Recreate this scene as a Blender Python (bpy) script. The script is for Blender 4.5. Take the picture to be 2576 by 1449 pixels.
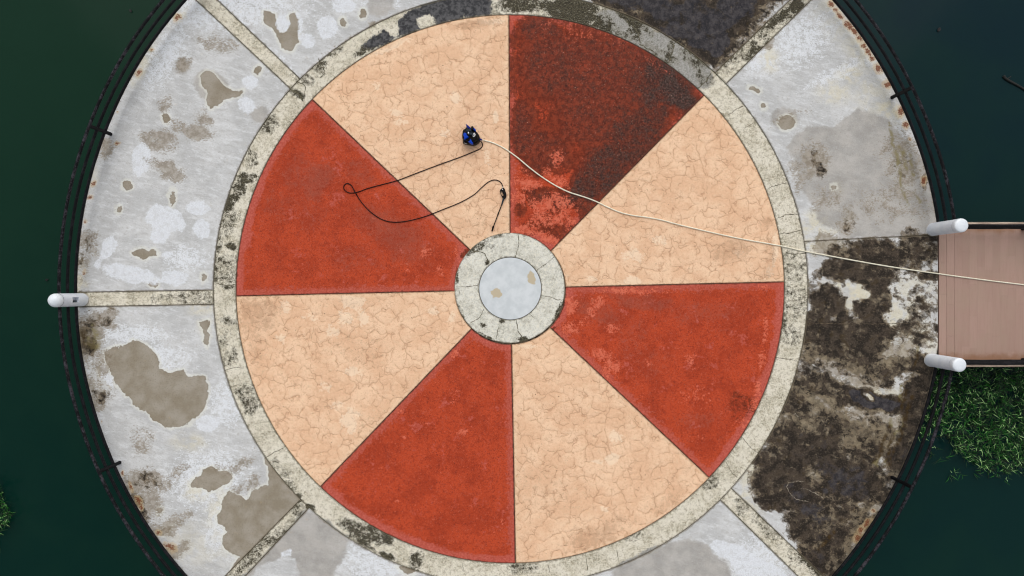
import bpy, bmesh, math, random
import numpy as np
from mathutils import Vector
R = math.radians
for o in list(bpy.data.objects): bpy.data.objects.remove(o)
scn = bpy.context.scene
col = scn.collection

# ------------------------------------------------------------------ camera, world, sun, exposure
H = 15.0                                   # camera height over the deck
S = 11.25 / 1288.0                         # metres on the deck per photo unit
cam = bpy.data.cameras.new('camera'); camo = bpy.data.objects.new('camera', cam); col.objects.link(camo)
camo.location = (0, 0, H); camo.rotation_euler = (0, 0, 0)
cam.sensor_width = 36; cam.lens = 24; cam.clip_start = 0.1; cam.clip_end = 2000
scn.camera = camo
w = bpy.data.worlds.new('World'); scn.world = w; w.use_nodes = True
nt = w.node_tree; bg = nt.nodes['Background']
sky = nt.nodes.new('ShaderNodeTexSky'); sky.sky_type = 'NISHITA'; sky.sun_disc = False
sky.sun_elevation = R(50); sky.sun_rotation = R(0); sky.dust_density = 4; sky.air_density = 1.4
hs = nt.nodes.new('ShaderNodeHueSaturation'); hs.inputs['Saturation'].default_value = 0.22
nt.links.new(sky.outputs[0], hs.inputs['Color']); nt.links.new(hs.outputs[0], bg.inputs[0])
bg.inputs[1].default_value = 0.148
sun = bpy.data.lights.new('sun', 'SUN'); sun.energy = 0.5; sun.angle = R(70); sun.color = (1, 0.96, 0.91)
suno = bpy.data.objects.new('sun', sun); col.objects.link(suno)
suno.rotation_euler = (R(-40), 0, R(0))       # sun in the +Y half of the sky, 50 degrees up
scn.view_settings.view_transform = 'Standard'; scn.view_settings.look = 'None'
scn.view_settings.gamma = 1; scn.view_settings.exposure = -0.02
scn.cycles.pixel_filter_type = 'BLACKMAN_HARRIS'; scn.cycles.filter_width = 1.15

# ------------------------------------------------------------------ small helpers
def W(dx, dy, z=0.0):
    """photo units measured on the picture -> metres, for a point at height z"""
    k = (H - z) / H
    return ((dx - 1288) * S * k, (724.5 - dy) * S * k, z)
def Z(n, x, y):
    """coordinates read in one ninth of the photo -> photo units"""
    c, r = (n - 1) % 3, (n - 1) // 3
    return (858.67 * c + x / 3.0, 483.0 * r + y / 3.0)
def ZP(n, pts): return [Z(n, x, y) for x, y in pts]
def tag(o, label=None, cat=None, group=None, kind=None):
    if label: o['label'] = label
    if cat: o['category'] = cat
    if group: o['group'] = group
    if kind: o['kind'] = kind
    return o
def empty(name, loc=(0, 0, 0), rz=0):
    o = bpy.data.objects.new(name, None); col.objects.link(o); o.location = loc; o.rotation_euler.z = rz
    o.empty_display_size = 0.2
    return o
def mesh_obj(name, verts, faces, mat, parent=None, smooth=False, fmat=None):
    me = bpy.data.meshes.new(name); me.from_pydata([tuple(v) for v in verts], [], faces); me.update()
    mats = mat if isinstance(mat, (list, tuple)) else [mat]
    for m in mats: me.materials.append(m)
    if fmat is not None: me.polygons.foreach_set('material_index', fmat)
    if smooth: me.polygons.foreach_set('use_smooth', [True] * len(me.polygons))
    o = bpy.data.objects.new(name, me); col.objects.link(o)
    if parent: o.parent = parent
    return o
def smooth_pts(pts, n=8):
    """Catmull-Rom through the points"""
    P = [np.array(p, float) for p in pts]; P = [2 * P[0] - P[1]] + P + [2 * P[-1] - P[-2]]
    out = []
    for i in range(1, len(P) - 2):
        a, b, c, d = P[i - 1:i + 3]
        for t in np.linspace(0, 1, n, endpoint=False):
            out.append(0.5 * ((2 * b) + (-a + c) * t + (2 * a - 5 * b + 4 * c - d) * t * t + (-a + 3 * b - 3 * c + d) * t ** 3))
    out.append(P[-2]); return out
class MB:
    def __init__(s): s.v = []; s.f = []; s.m = []
    def tube(s, pts, rad, n=10, mi=0, caps=True):
        P = [Vector(p) for p in pts]; base = len(s.v)
        rads = rad if isinstance(rad, (list, tuple)) else [rad] * len(P)
        up = None
        for i, p in enumerate(P):
            t = (P[min(i + 1, len(P) - 1)] - P[max(i - 1, 0)]).normalized()
            if up is None:
                up = Vector((0, 0, 1)) if abs(t.z) < 0.9 else Vector((1, 0, 0))
            a = t.cross(up).normalized(); b = a.cross(t).normalized(); up = b
            for k in range(n):
                th = 2 * math.pi * k / n
                s.v.append(p + (a * math.cos(th) + b * math.sin(th)) * rads[i])
        for i in range(len(P) - 1):
            for k in range(n):
                k2 = (k + 1) % n
                s.f.append((base + i * n + k, base + i * n + k2, base + (i + 1) * n + k2, base + (i + 1) * n + k)); s.m.append(mi)
        if caps:
            s.f.append(tuple(base + k for k in reversed(range(n)))); s.m.append(mi)
            s.f.append(tuple(base + (len(P) - 1) * n + k for k in range(n))); s.m.append(mi)
        return s
    def lathe(s, prof, n=40, c=(0, 0), mi=0, capb=True):
        base = len(s.v)
        for r, z in prof:
            for k in range(n):
                th = 2 * math.pi * k / n
                s.v.append((c[0] + r * math.cos(th), c[1] + r * math.sin(th), z))
        for i in range(len(prof) - 1):
            for k in range(n):
                k2 = (k + 1) % n
                s.f.append((base + i * n + k, base + i * n + k2, base + (i + 1) * n + k2, base + (i + 1) * n + k)); s.m.append(mi)
        if capb: s.f.append(tuple(base + k for k in reversed(range(n)))); s.m.append(mi)
        s.f.append(tuple(base + (len(prof) - 1) * n + k for k in range(n))); s.m.append(mi)
        return s
    def box(s, x0, x1, y0, y1, z0, z1, mi=0):
        b = len(s.v)
        s.v += [(x0, y0, z0), (x1, y0, z0), (x1, y1, z0), (x0, y1, z0), (x0, y0, z1), (x1, y0, z1), (x1, y1, z1), (x0, y1, z1)]
        for f in ((3, 2, 1, 0), (4, 5, 6, 7), (0, 1, 5, 4), (1, 2, 6, 5), (2, 3, 7, 6), (3, 0, 4, 7)):
            s.f.append(tuple(b + i for i in f)); s.m.append(mi)
        return s
    def build(s, name, mat, parent=None, smooth=True, bevel=0):
        o = mesh_obj(name, s.v, s.f, mat, parent, smooth, s.m)
        if bevel: bevel_obj(o, bevel)
        if smooth: auto_smooth(o)
        return o
def auto_smooth(o, ang=40):
    bm = bmesh.new(); bm.from_mesh(o.data)
    for e in bm.edges:
        if len(e.link_faces) == 2 and e.calc_face_angle(0) > R(ang): e.smooth = False
    bm.to_mesh(o.data); bm.free()
def bevel_obj(o, wd, seg=2):
    bm = bmesh.new(); bm.from_mesh(o.data); bmesh.ops.recalc_face_normals(bm, faces=bm.faces)
    es = [e for e in bm.edges if len(e.link_faces) == 2 and e.calc_face_angle(0) > R(35)]
    bmesh.ops.bevel(bm, geom=es, offset=wd, segments=seg, affect='EDGES', profile=0.6, clamp_overlap=True)
    bm.to_mesh(o.data); bm.free()
def prism(name, outline, z0, z1, mat, parent, bevel=0.0, top_scale=1.0, holes=None):
    """outline in photo units (measured at height z1) extruded from z0 to z1"""
    bm = bmesh.new()
    k1 = (H - z1) / H
    P = [((x - 1288) * S * k1, (724.5 - y) * S * k1) for x, y in outline]
    a = sum(P[i][0] * P[(i + 1) % len(P)][1] - P[(i + 1) % len(P)][0] * P[i][1] for i in range(len(P)))
    if a < 0: P.reverse()
    cx = sum(p[0] for p in P) / len(P); cy = sum(p[1] for p in P) / len(P)
    b = [bm.verts.new((x, y, z0)) for x, y in P]
    t = [bm.verts.new((cx + (x - cx) * top_scale, cy + (y - cy) * top_scale, z1)) for x, y in P]
    bm.faces.new(list(reversed(b))); bm.faces.new(t)
    for i in range(len(P)): j = (i + 1) % len(P); bm.faces.new((b[i], b[j], t[j], t[i]))
    me = bpy.data.meshes.new(name); bm.to_mesh(me); bm.free(); me.materials.append(mat)
    o = bpy.data.objects.new(name, me); col.objects.link(o); o.parent = parent
    if bevel: bevel_obj(o, bevel, 3)
    me.polygons.foreach_set('use_smooth', [True] * len(me.polygons)); auto_smooth(o, 50)
    return o

# ------------------------------------------------------------------ node helper
def lin(c): return tuple(((v / 255) / 12.92 if v / 255 <= 0.04045 else ((v / 255 + 0.055) / 1.055) ** 2.4) for v in c) + (1,)
class NM:
    def __init__(s, name, rough=0.8, spec=0.3):
        s.mat = bpy.data.materials.new(name); s.mat.use_nodes = True
        s.t = s.mat.node_tree; s.b = s.t.nodes['Principled BSDF']
        s.b.inputs['Roughness'].default_value = rough; s.b.inputs['Specular IOR Level'].default_value = spec
        s.tc = s.t.nodes.new('ShaderNodeTexCoord'); s.co = s.tc.outputs['Object']
    def L(s, a, b):
        if hasattr(a, 'is_output') or isinstance(a, bpy.types.NodeSocket): s.t.links.new(a, b)
        else: b.default_value = a
    def m(s, op, a, b=0.0, c=0.0, clamp=False):
        n = s.t.nodes.new('ShaderNodeMath'); n.operation = op; n.use_clamp = clamp
        s.L(a, n.inputs[0]); s.L(b, n.inputs[1]); s.L(c, n.inputs[2]); return n.outputs[0]
    def noise(s, scale, detail=4, rough=0.55, dist=0, vec=None, lac=2.0, out=0):
        n = s.t.nodes.new('ShaderNodeTexNoise'); s.L(vec if vec is not None else s.co, n.inputs['Vector'])
        n.inputs['Scale'].default_value = scale; n.inputs['Detail'].default_value = detail
        n.inputs['Roughness'].default_value = rough; n.inputs['Distortion'].default_value = dist
        n.inputs['Lacunarity'].default_value = lac
        return n.outputs[out]
    def vor(s, scale, feature='DISTANCE_TO_EDGE', vec=None, out=0, rnd=1.0):
        n = s.t.nodes.new('ShaderNodeTexVoronoi'); n.feature = feature
        s.L(vec if vec is not None else s.co, n.inputs['Vector']); n.inputs['Scale'].default_value = scale
        n.inputs['Randomness'].default_value = rnd
        return n.outputs[out]
    def warp(s, amt, scale, detail=3, vec=None):
        c = s.noise(scale, detail, 0.6, 0, vec, out=1)
        a = s.t.nodes.new('ShaderNodeVectorMath'); a.operation = 'SUBTRACT'; s.L(c, a.inputs[0]); a.inputs[1].default_value = (.5, .5, .5)
        b = s.t.nodes.new('ShaderNodeVectorMath'); b.operation = 'SCALE'; s.L(a.outputs[0], b.inputs[0]); b.inputs['Scale'].default_value = amt
        d = s.t.nodes.new('ShaderNodeVectorMath'); d.operation = 'ADD'; s.L(vec if vec is not None else s.co, d.inputs[0]); s.L(b.outputs[0], d.inputs[1])
        return d.outputs[0]
    def mapping(s, scale=(1, 1, 1), rot=(0, 0, 0), loc=(0, 0, 0), vec=None):
        n = s.t.nodes.new('ShaderNodeMapping'); s.L(vec if vec is not None else s.co, n.inputs[0])
        n.inputs['Scale'].default_value = scale; n.inputs['Rotation'].default_value = rot; n.inputs['Location'].default_value = loc
        return n.outputs[0]
    def ss(s, v, lo, hi, a=0.0, b=1.0):
        n = s.t.nodes.new('ShaderNodeMapRange'); n.interpolation_type = 'SMOOTHSTEP'
        s.L(v, n.inputs[0]); n.inputs[1].default_value = lo; n.inputs[2].default_value = hi
        n.inputs[3].default_value = a; n.inputs[4].default_value = b; return n.outputs[0]
    def mix(s, f, a, b, mode='MIX'):
        n = s.t.nodes.new('ShaderNodeMix'); n.data_type = 'RGBA'; n.blend_type = mode; n.clamp_factor = True
        s.L(f, n.inputs[0]); s.L(a, n.inputs[6]); s.L(b, n.inputs[7]); return n.outputs[2]
    def attr(s, name):
        n = s.t.nodes.new('ShaderNodeAttribute'); n.attribute_name = name
        sp = s.t.nodes.new('ShaderNodeSeparateColor'); s.L(n.outputs['Color'], sp.inputs[0])
        return sp.outputs[0], sp.outputs[1], sp.outputs[2], n.outputs['Alpha']
    def island(s):
        n = s.t.nodes.new('ShaderNodeNewGeometry'); return n.outputs['Random Per Island']
    def bump(s, h, strength=0.5, dist=0.01):
        n = s.t.nodes.new('ShaderNodeBump'); n.inputs['Strength'].default_value = strength
        n.inputs['Distance'].default_value = dist; s.L(h, n.inputs['Height']); s.L(n.outputs[0], s.b.inputs['Normal'])
    def done(s, colr, rough=None):
        s.L(colr, s.b.inputs['Base Color'])
        if rough is not None: s.L(rough, s.b.inputs['Roughness'])
        return s.mat

# ------------------------------------------------------------------ wear and stain masks (their own shapes, per vertex of the deck)
def sstep(x, lo, hi):
    t = np.clip((x - lo) / (hi - lo), 0, 1); return t * t * (3 - 2 * t)
def poly_sd(px, py, pts):
    d = np.full(px.shape, 1e9); ins = np.zeros(px.shape, bool); n = len(pts)
    for i in range(n):
        x0, y0 = pts[i]; x1, y1 = pts[(i + 1) % n]
        ex, ey = x1 - x0, y1 - y0; wx, wy = px - x0, py - y0
        t = np.clip((wx * ex + wy * ey) / (ex * ex + ey * ey + 1e-9), 0, 1)
        d = np.minimum(d, np.hypot(wx - ex * t, wy - ey * t))
        c = ((y0 <= py) & (y1 > py)) | ((y1 <= py) & (y0 > py))
        with np.errstate(divide='ignore', invalid='ignore'):
            xi = x0 + (py - y0) / (y1 - y0 if y1 != y0 else 1e-9) * ex
        ins ^= c & (px < xi)
    return np.where(ins, -d, d)
def ell_d(px, py, cx, cy, rx, ry, ang=0):
    a = R(ang); dx, dy = px - cx, py - cy
    u = dx * math.cos(a) + dy * math.sin(a); v = -dx * math.sin(a) + dy * math.cos(a)
    return np.hypot(u / rx, v / ry)
def vnoise(x, y, seed):
    g = np.random.RandomState(seed).rand(64, 64) * 2 - 1
    xi, yi = np.floor(x).astype(int), np.floor(y).astype(int); fx, fy = x - xi, y - yi
    fx, fy = fx * fx * (3 - 2 * fx), fy * fy * (3 - 2 * fy); q = lambda a, b: g[a % 64, b % 64]
    return (q(xi, yi) * (1 - fx) + q(xi + 1, yi) * fx) * (1 - fy) + (q(xi, yi + 1) * (1 - fx) + q(xi + 1, yi + 1) * fx) * fy
def warp2(px, py, amps):
    wx, wy = px.copy(), py.copy()
    for i, (sc, am) in enumerate(amps):
        wx += am * vnoise(px / sc + 9.1 * i, py / sc, 11 + i); wy += am * vnoise(px / sc, py / sc + 5.7 * i, 31 + i)
    return wx, wy
SOFT = 14.0
def hard(sd): return np.clip(0.5 - sd / (2 * SOFT), 0, 1)
def z_ell(n, x, y, rx, ry=None, ang=0):
    ry = ry or rx; c = Z(n, x, y); return (c[0], c[1], rx / 3, ry / 3, ang)
TAN_POLY = [
    ZP(1, [(1975,100),(2020,95),(2065,115),(2100,200),(2112,250),(2160,245),(2190,130),(2205,98),(2240,100),(2262,250),(2255,320),(2210,385),(2165,396),(2125,375),(2105,300),(2060,230),(1990,170)]),
    ZP(1, [(1510,575),(1560,530),(1610,530),(1640,590),(1700,660),(1760,685),(1835,690),(1800,735),(1720,750),(1640,812),(1590,825),(1553,790),(1560,700),(1518,630)]),
    ZP(4, [(1000,440),(1040,422),(1100,430),(1130,450),(1160,432),(1195,450),(1190,480),(1130,485),(1090,500),(1050,490),(1005,465)]),
    ZP(4, [(785,1200),(870,1180),(960,1165),(1010,1125),(1120,1165),(1190,1240),(1205,1335),(1270,1352),(1380,1340),(1420,1390),(1555,1400),(1572,1449)]) +
    ZP(7, [(1560,60),(1545,180),(1500,240),(1430,300),(1340,330),(1240,320),(1160,270),(1100,210),(1010,170),(990,100),(900,50),(862,0)]) + ZP(4, [(845,1400),(822,1300)]),
    ZP(7, [(1435,750),(1500,680),(1530,635),(1600,618),(1650,645),(1720,650),(1750,690),(1730,740),(1660,790),(1580,820),(1530,790),(1460,770)]),
    [(469.6 + x / 5.143, 1167.2 + y / 5.143) for x, y in [(600,355),(640,400),(700,410),(760,465),(810,430),(850,360),(950,330),(1070,290),(1080,200),(1060,100),(1020,20),(1000,-80),(1100,-20),(1440,330),(1520,430),(1400,640),(1060,1020),(480,1600),(400,1600),(560,1380),(680,1180),(560,1140),(480,1050),(480,950),(540,880),(500,820),(400,760),(385,650),(460,560),(470,440),(520,380)]],
    ZP(4, [(1515,975),(1570,965),(1590,1000),(1560,1040),(1590,1085),(1565,1165),(1530,1110),(1540,1060)]),
    ZP(3, [(500,645),(540,650),(605,670),(580,690),(495,670)]),
]
TAN_ELL = [z_ell(4,1152,685,40,32), z_ell(4,888,130,20,29), z_ell(4,1295,45,18,48,5), z_ell(1,1247,893,28,36,-15), z_ell(1,965,1400,36,36),
           z_ell(1,1955,530,26,32,20), z_ell(5,1440,645,30,50,-15), z_ell(5,1172,765,34,46,15), z_ell(7,1197,955,25,22), z_ell(4,1535,645,18,26),
           z_ell(7,1235,1100,60,22,-35), z_ell(3,612,795,20,24), z_ell(2,165,105,28,34), z_ell(2,10,165,24,30), z_ell(3,790,930,66,60),
           z_ell(8,500,1405,60,30,20), z_ell(3,1135,1412,20,16)]
GREY_POLY = [
    ZP(3, [(785,1120),(850,1030),(960,950),(1150,950),(1230,890),(1330,812),(1450,860),(1560,905),(1700,1070),(1800,1150),(1900,1449)]) +
    ZP(6, [(1960,200),(1960,330),(1180,352),(1170,290),(1050,250),(1010,180),(1000,100),(900,0)]) + ZP(3, [(885,1340),(850,1200)]),
    ZP(9, [(-200,1250),(0,1190),(60,1160),(190,1200),(240,1290),(330,1340),(360,1500),(-500,1500)]),
    ZP(8, [(2600,1160),(2330,1240),(2110,1330),(2050,1400),(2040,1600),(2700,1600)]),
    [(469.6 + x / 5.143, 1167.2 + y / 5.143) for x, y in [(1540,580),(1830,720),(2090,960),(2040,1200),(1960,1320),(1870,1600),(1500,1600),(1440,1320),(1420,1230),(1230,1200),(900,1330),(850,1449),(600,1600),(700,1449),(1200,980)]],
    ZP(2, [(180,0),(390,-20),(400,90),(290,130),(220,110)]),
    ZP(9, [(-60,1480),(0,1449),(40,1400),(350,1380),(380,1500)]),
]
GREY_ELL = [z_ell(3,770,900,108,88), z_ell(1,1590,640,120,130,-40), z_ell(1,1375,500,66,62), z_ell(1,1960,860,60,70,60), z_ell(2,2150,210,240,120,25), z_ell(2,2450,380,220,120,35), z_ell(3,60,520,190,110,42)]
WHITE_POLY = [
    ZP(4, [(1110,150),(1160,105),(1260,100),(1340,140),(1380,200),(1412,250),(1380,300),(1280,300),(1270,350),(1230,390),(1160,385),(1125,340),(1150,270),(1105,210)]),
    ZP(4, [(790,350),(840,325),(890,400),(870,450),(780,520),(740,590),(705,570),(750,480),(765,400)]),
    ZP(4, [(1230,600),(1330,585),(1410,620),(1400,680),(1330,715),(1220,690)]),
    [(469.6 + x / 5.143, 1167.2 + y / 5.143) for x, y in [(1210,1150),(1290,1120),(1330,1085),(1365,1110),(1355,1180),(1290,1210),(1215,1200)]],
    ZP(9, [(200,1230),(250,1180),(420,1210),(560,1290),(690,1350),(800,1449),(420,1449),(340,1330),(270,1290)]),
    ZP(7, [(850,45),(800,0),(760,-60),(740,-130),(800,-150),(850,-20)]),
]
WHITE_ELL = [z_ell(4,1530,275,68,70), z_ell(4,1490,120,92,56,10), z_ell(4,1258,465,40,33), z_ell(7,1570,300,94,66,-8), z_ell(1,1890,620,56,58),
             z_ell(1,1860,790,60,66), z_ell(1,1065,1200,76,124,8), z_ell(1,2465,205,78,88), z_ell(1,2320,305,56,52), z_ell(1,2135,175,48,72,10),
             z_ell(1,2262,180,20,92,-5), z_ell(4,1000,620,230,60,12),
             z_ell(2,20,40,90,60)]
HALF_WHITE = [z_ell(4,1400,500,180,110), z_ell(4,1100,1250,400,120), z_ell(7,1700,150,150,200), z_ell(7,1560,700,330,240,-20), z_ell(7,1650,1050,120,280,10),
              z_ell(8,250,1370,330,150,20), z_ell(1,1700,60,700,200), z_ell(1,1250,430,300,130,-60), z_ell(3,600,450,200,130), z_ell(3,900,300,280,200,-30),
              z_ell(9,600,1350,250,220,40), z_ell(4,1000,1080,330,90), z_ell(1,2100,500,200,80,45), z_ell(3,1180,550,300,60,-25), z_ell(2,300,20,200,60)]
# (region, x, y, rx, ry, angle, value)
MOULD = [
    # dark panel right of the ring
    (6,1450,470,330,130,0,.95),(6,1750,470,220,150,0,.74),(6,1350,640,260,120,0,.92),(6,1150,600,140,60,0,.75),(6,1010,640,70,60,0,.5),
    (6,1100,820,150,120,0,.98),(6,1430,850,170,200,0,1.0),(6,1200,880,60,90,0,1.1),(6,1040,760,90,100,0,.55),(6,1730,820,220,230,0,.52),(6,1800,350,160,30,0,.9),
    (6,1860,630,90,40,0,1.0),(6,1180,1130,330,200,0,1.0),(6,1010,960,110,60,0,.95),(6,1450,1070,160,180,40,1.02),(6,1720,1070,240,130,0,.66),(6,1300,1260,330,120,10,.98),(6,1780,1260,110,80,40,.95),
    (6,1000,1100,100,300,8,.9),(6,1600,1330,330,90,0,.95),(6,1250,1300,460,70,18,.7),(6,1850,1370,110,90,0,.72),
    (9,850,100,170,190,0,1.0),(9,1100,60,250,120,20,.9),(9,1430,110,290,75,22,1.35),(9,1150,330,470,180,20,.84),(9,950,480,300,180,30,1.12),
    (9,750,420,110,130,0,1.0),(9,1420,470,200,160,0,.88),(9,1750,180,120,330,18,.98),(9,1650,560,120,190,30,1.15),(9,850,700,320,200,20,1.08),(9,1200,720,400,210,20,1.2),
    (9,650,800,160,130,40,1.0),(9,1300,900,300,170,30,1.0),(9,950,900,340,150,40,1.2),(9,1050,1080,340,160,45,1.12),(9,900,1080,170,130,45,1.1),(9,1150,1240,260,130,-50,1.08),(9,1000,1310,200,130,50,1.15),
    (9,1330,1030,170,100,-50,.85),(9,1170,1390,110,60,-40,.85),
    # dark panel above right
    (2,2100,-60,420,160,20,1.25),(2,2450,60,400,150,30,1.3),(2,2450,220,220,70,35,1.2),(2,2200,140,180,50,30,1.05),(3,150,200,330,260,30,1.3),(3,400,70,300,220,-35,1.3),(3,310,340,130,90,-40,1.3),(3,560,-100,240,160,0,1.3),
    # strip above right
    (3,870,50,80,90,0,1.1),(3,760,160,110,60,-42,.95),(3,560,360,120,50,-42,.95),(3,640,230,90,50,-42,.6),
    # ring, top
    (2,1330,40,150,70,0,.98),(2,1180,70,60,70,0,.5),(2,1500,20,140,40,0,.8),(2,1750,100,230,120,10,1.2),(2,1620,40,180,60,0,1.0),(2,1960,200,90,60,20,1.0),(2,2080,270,160,60,25,.55),
    (2,2250,240,60,80,30,.8),(2,2400,400,160,60,35,.55),(2,2480,400,30,110,10,.75),(2,200,350,120,36,-30,1.1),(3,60,440,120,60,40,.6),(3,130,560,100,50,40,.55),
    (1,2420,450,80,110,20,.68),(1,2500,400,90,40,-35,.6),(1,2300,600,80,50,20,.6),(1,2240,700,60,30,35,.9),(1,2010,950,70,80,-40,.8),(1,2060,900,50,60,0,.7),(1,1850,1330,90,60,15,1.0),(1,1790,1400,50,70,0,.9),(1,1920,1180,60,60,0,.5),
    (4,1730,50,45,100,15,1.0),(4,1690,120,30,80,10,.9),(4,1645,330,28,200,3,.72),(4,1740,410,50,26,10,.9),(4,1625,560,26,160,0,.65),(4,1700,200,90,180,5,.52),(4,1690,600,90,150,0,.5),(4,1710,710,60,20,10,.8),(4,1730,970,70,30,0,.62),(4,1700,1100,70,60,0,.5),(4,1750,1260,60,70,0,.58),
    (7,1850,130,50,90,-20,.72),(7,1900,60,60,60,0,.45),(7,2280,870,50,50,0,1.05),(7,2345,930,40,24,20,1.05),(7,2100,650,110,70,50,.42),(7,2200,780,90,50,50,.5),
    (8,60,1080,90,60,30,.75),(8,200,1130,130,70,30,.85),(8,340,1160,60,40,30,.95),(8,150,1200,120,26,30,.8),(8,560,1340,60,80,20,.85),(8,360,1300,70,26,25,1.0),(8,1380,1390,120,40,0,.6),(8,2200,1150,80,40,-20,.5),
    (6,775,960,26,90,5,.7),(6,850,560,110,120,0,.42),(6,830,800,110,200,0,.45),(6,800,1100,100,100,0,.5),(9,230,760,80,60,-30,.6),(9,430,180,120,120,0,.25),
    # strips
    (4,1400,790,230,50,0,.5),(4,700,920,80,40,0,.35),(4,620,790,60,60,0,.2),
    (7,1950,1250,320,60,-45,.62),(7,2250,950,80,60,-45,.66),(9,430,930,60,50,45,.6),(9,620,1080,160,60,45,.5),(9,900,1350,200,60,45,.45),
    # outer edge, left
    (4,650,1100,60,110,10,.72),(4,760,950,90,70,0,.42),(4,700,1170,50,60,20,.62),(4,600,500,25,60,0,.4),(4,640,400,60,60,0,.3),(7,1090,720,120,70,0,.3),(7,1060,930,40,140,-22,.5),(7,760,60,60,50,0,.35),(7,1110,1030,60,40,-40,.3),
    (3,1005,1200,36,90,-20,.55),(3,1050,1310,40,50,0,.5),(3,1830,1370,20,60,0,.7),(3,1650,1200,150,200,0,.2),(6,1270,230,60,60,0,.3),
    # centre stone
    (5,1010,430,110,34,-32,.72),(5,1130,340,90,26,-20,.6),(5,1140,400,60,50,0,.45),(5,872,640,14,70,0,.85),(5,1630,920,20,70,28,.95),(5,1660,860,16,60,15,.7),(5,1560,1060,70,12,-30,.8),(5,1380,1115,50,22,0,1.05),(5,1120,1100,100,12,22,.7),(5,1060,1010,26,14,0,.8),
    (5,1110,540,22,22,0,.8),(5,1210,970,24,16,0,.8),(5,900,900,12,80,-20,.5),
    # red wedge above right
    (2,1500,250,200,90,5,.85),(2,1330,300,60,70,0,.5),(2,1800,550,520,340,10,.82),(2,2050,800,520,330,-20,.78),(2,2420,620,230,230,-40,1.3),(2,2500,680,130,190,-40,1.45),(2,2350,900,180,160,-40,1.15),(2,2250,600,200,200,-40,.95),(2,2200,450,260,120,25,.8),(2,2200,1050,300,260,-45,1.12),(2,1400,1000,100,260,0,.85),
    (2,1550,1150,230,170,0,.72),(2,2000,1250,300,180,-45,1.2),(2,1850,1400,260,100,-30,1.2),(2,1500,1440,160,40,0,.4),(5,1720,30,200,90,-35,1.0),(5,1850,90,110,90,-45,.95),(5,1480,60,130,60,0,.7),(5,1340,130,60,80,0,.4),(5,1550,250,180,80,0,.36),(5,1700,300,100,70,0,.4),
    # dirty peach edge
    (2,900,250,330,40,-12,.30),
]
DIRT = [(1,1200,1050,140,90,20,.75),(1,1450,1000,190,70,20,.75),(1,1560,900,90,50,20,.7),(1,1270,1270,140,70,15,.75),(1,1240,760,60,100,10,.5),(1,1640,330,190,60,20,.5),(1,1370,500,80,70,0,.75),(1,800,1130,90,80,0,.7),(1,1100,420,50,130,-60,.4),
        (4,760,950,110,90,0,.8),(4,680,1120,110,150,0,.85),(4,750,1250,90,120,0,.65),(4,650,400,100,150,0,.55),(4,650,1000,80,120,0,.7),(4,640,560,70,120,0,.5),
        (7,720,60,110,160,0,.62),(7,1100,720,170,90,0,.78),(7,1080,860,110,190,-20,.75),(7,1250,1080,130,70,-30,.66),(7,1340,1000,110,60,-20,.6),(7,1300,1250,110,60,0,.7),(7,1080,450,120,110,-30,.5),(7,1750,600,200,100,-20,.48),(7,1330,660,110,60,-20,.5),(7,1850,780,160,60,-20,.55),
        (3,1000,1230,110,150,0,.6),(3,1690,1230,190,300,0,.55),(3,860,1300,80,200,0,.5),(3,820,870,160,50,-20,.5),(6,1250,200,120,120,0,.5),(6,1080,60,120,100,0,.5),(6,1600,100,400,140,0,.45),(6,1100,400,120,110,0,.9),
        (9,1000,120,330,120,25,.9),(9,1400,330,240,200,20,.9),(9,930,340,300,70,30,.8),(9,1050,1000,180,130,45,.9),(9,1400,960,150,140,0,.9),(9,1050,1200,120,80,0,.9),(9,1250,1200,200,100,-40,.8),(6,1150,1320,420,70,16,1.0),(6,1620,1230,180,130,0,.85),(9,1050,740,150,70,30,.7),(9,700,230,120,130,0,.7),
        (2,2200,120,330,40,22,.6),(2,2480,260,200,34,32,.6),(3,640,240,110,60,-40,.8),(2,250,250,400,60,-25,.7),(2,1000,180,200,40,-8,.8),(8,1950,1150,300,90,-22,.8),(8,2450,880,170,80,-30,.6),(5,100,800,300,100,0,.35),(4,1950,900,160,200,0,.8),(4,1900,1100,90,260,-15,.6),
        (6,620,230,60,60,0,.8),(6,370,440,120,80,0,.75),(6,640,540,70,200,5,.6),(3,250,830,90,70,0,.5),(9,60,640,90,60,30,.5),
        (8,1500,800,330,200,20,.42),(5,1000,250,160,60,0,.5),(5,150,1180,260,130,0,.4),(8,200,300,200,150,0,.4),
        # duller red zones
        (5,400,300,360,160,30,.75),(5,100,500,240,130,0,.5),(1,2400,1350,160,120,-45,.85),(1,2230,1300,120,200,20,.6),(4,2200,120,330,160,0,.5),(2,130,1300,200,90,30,.6),(5,1900,900,260,100,15,.7),(5,2250,800,330,70,10,.8),(5,2200,1100,120,200,0,.5),(6,200,900,330,90,0,.6),(6,350,1000,80,260,0,.35),(5,2350,1300,160,120,0,.5),(9,150,260,180,80,0,.6),(8,800,250,60,60,0,.35)]
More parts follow.
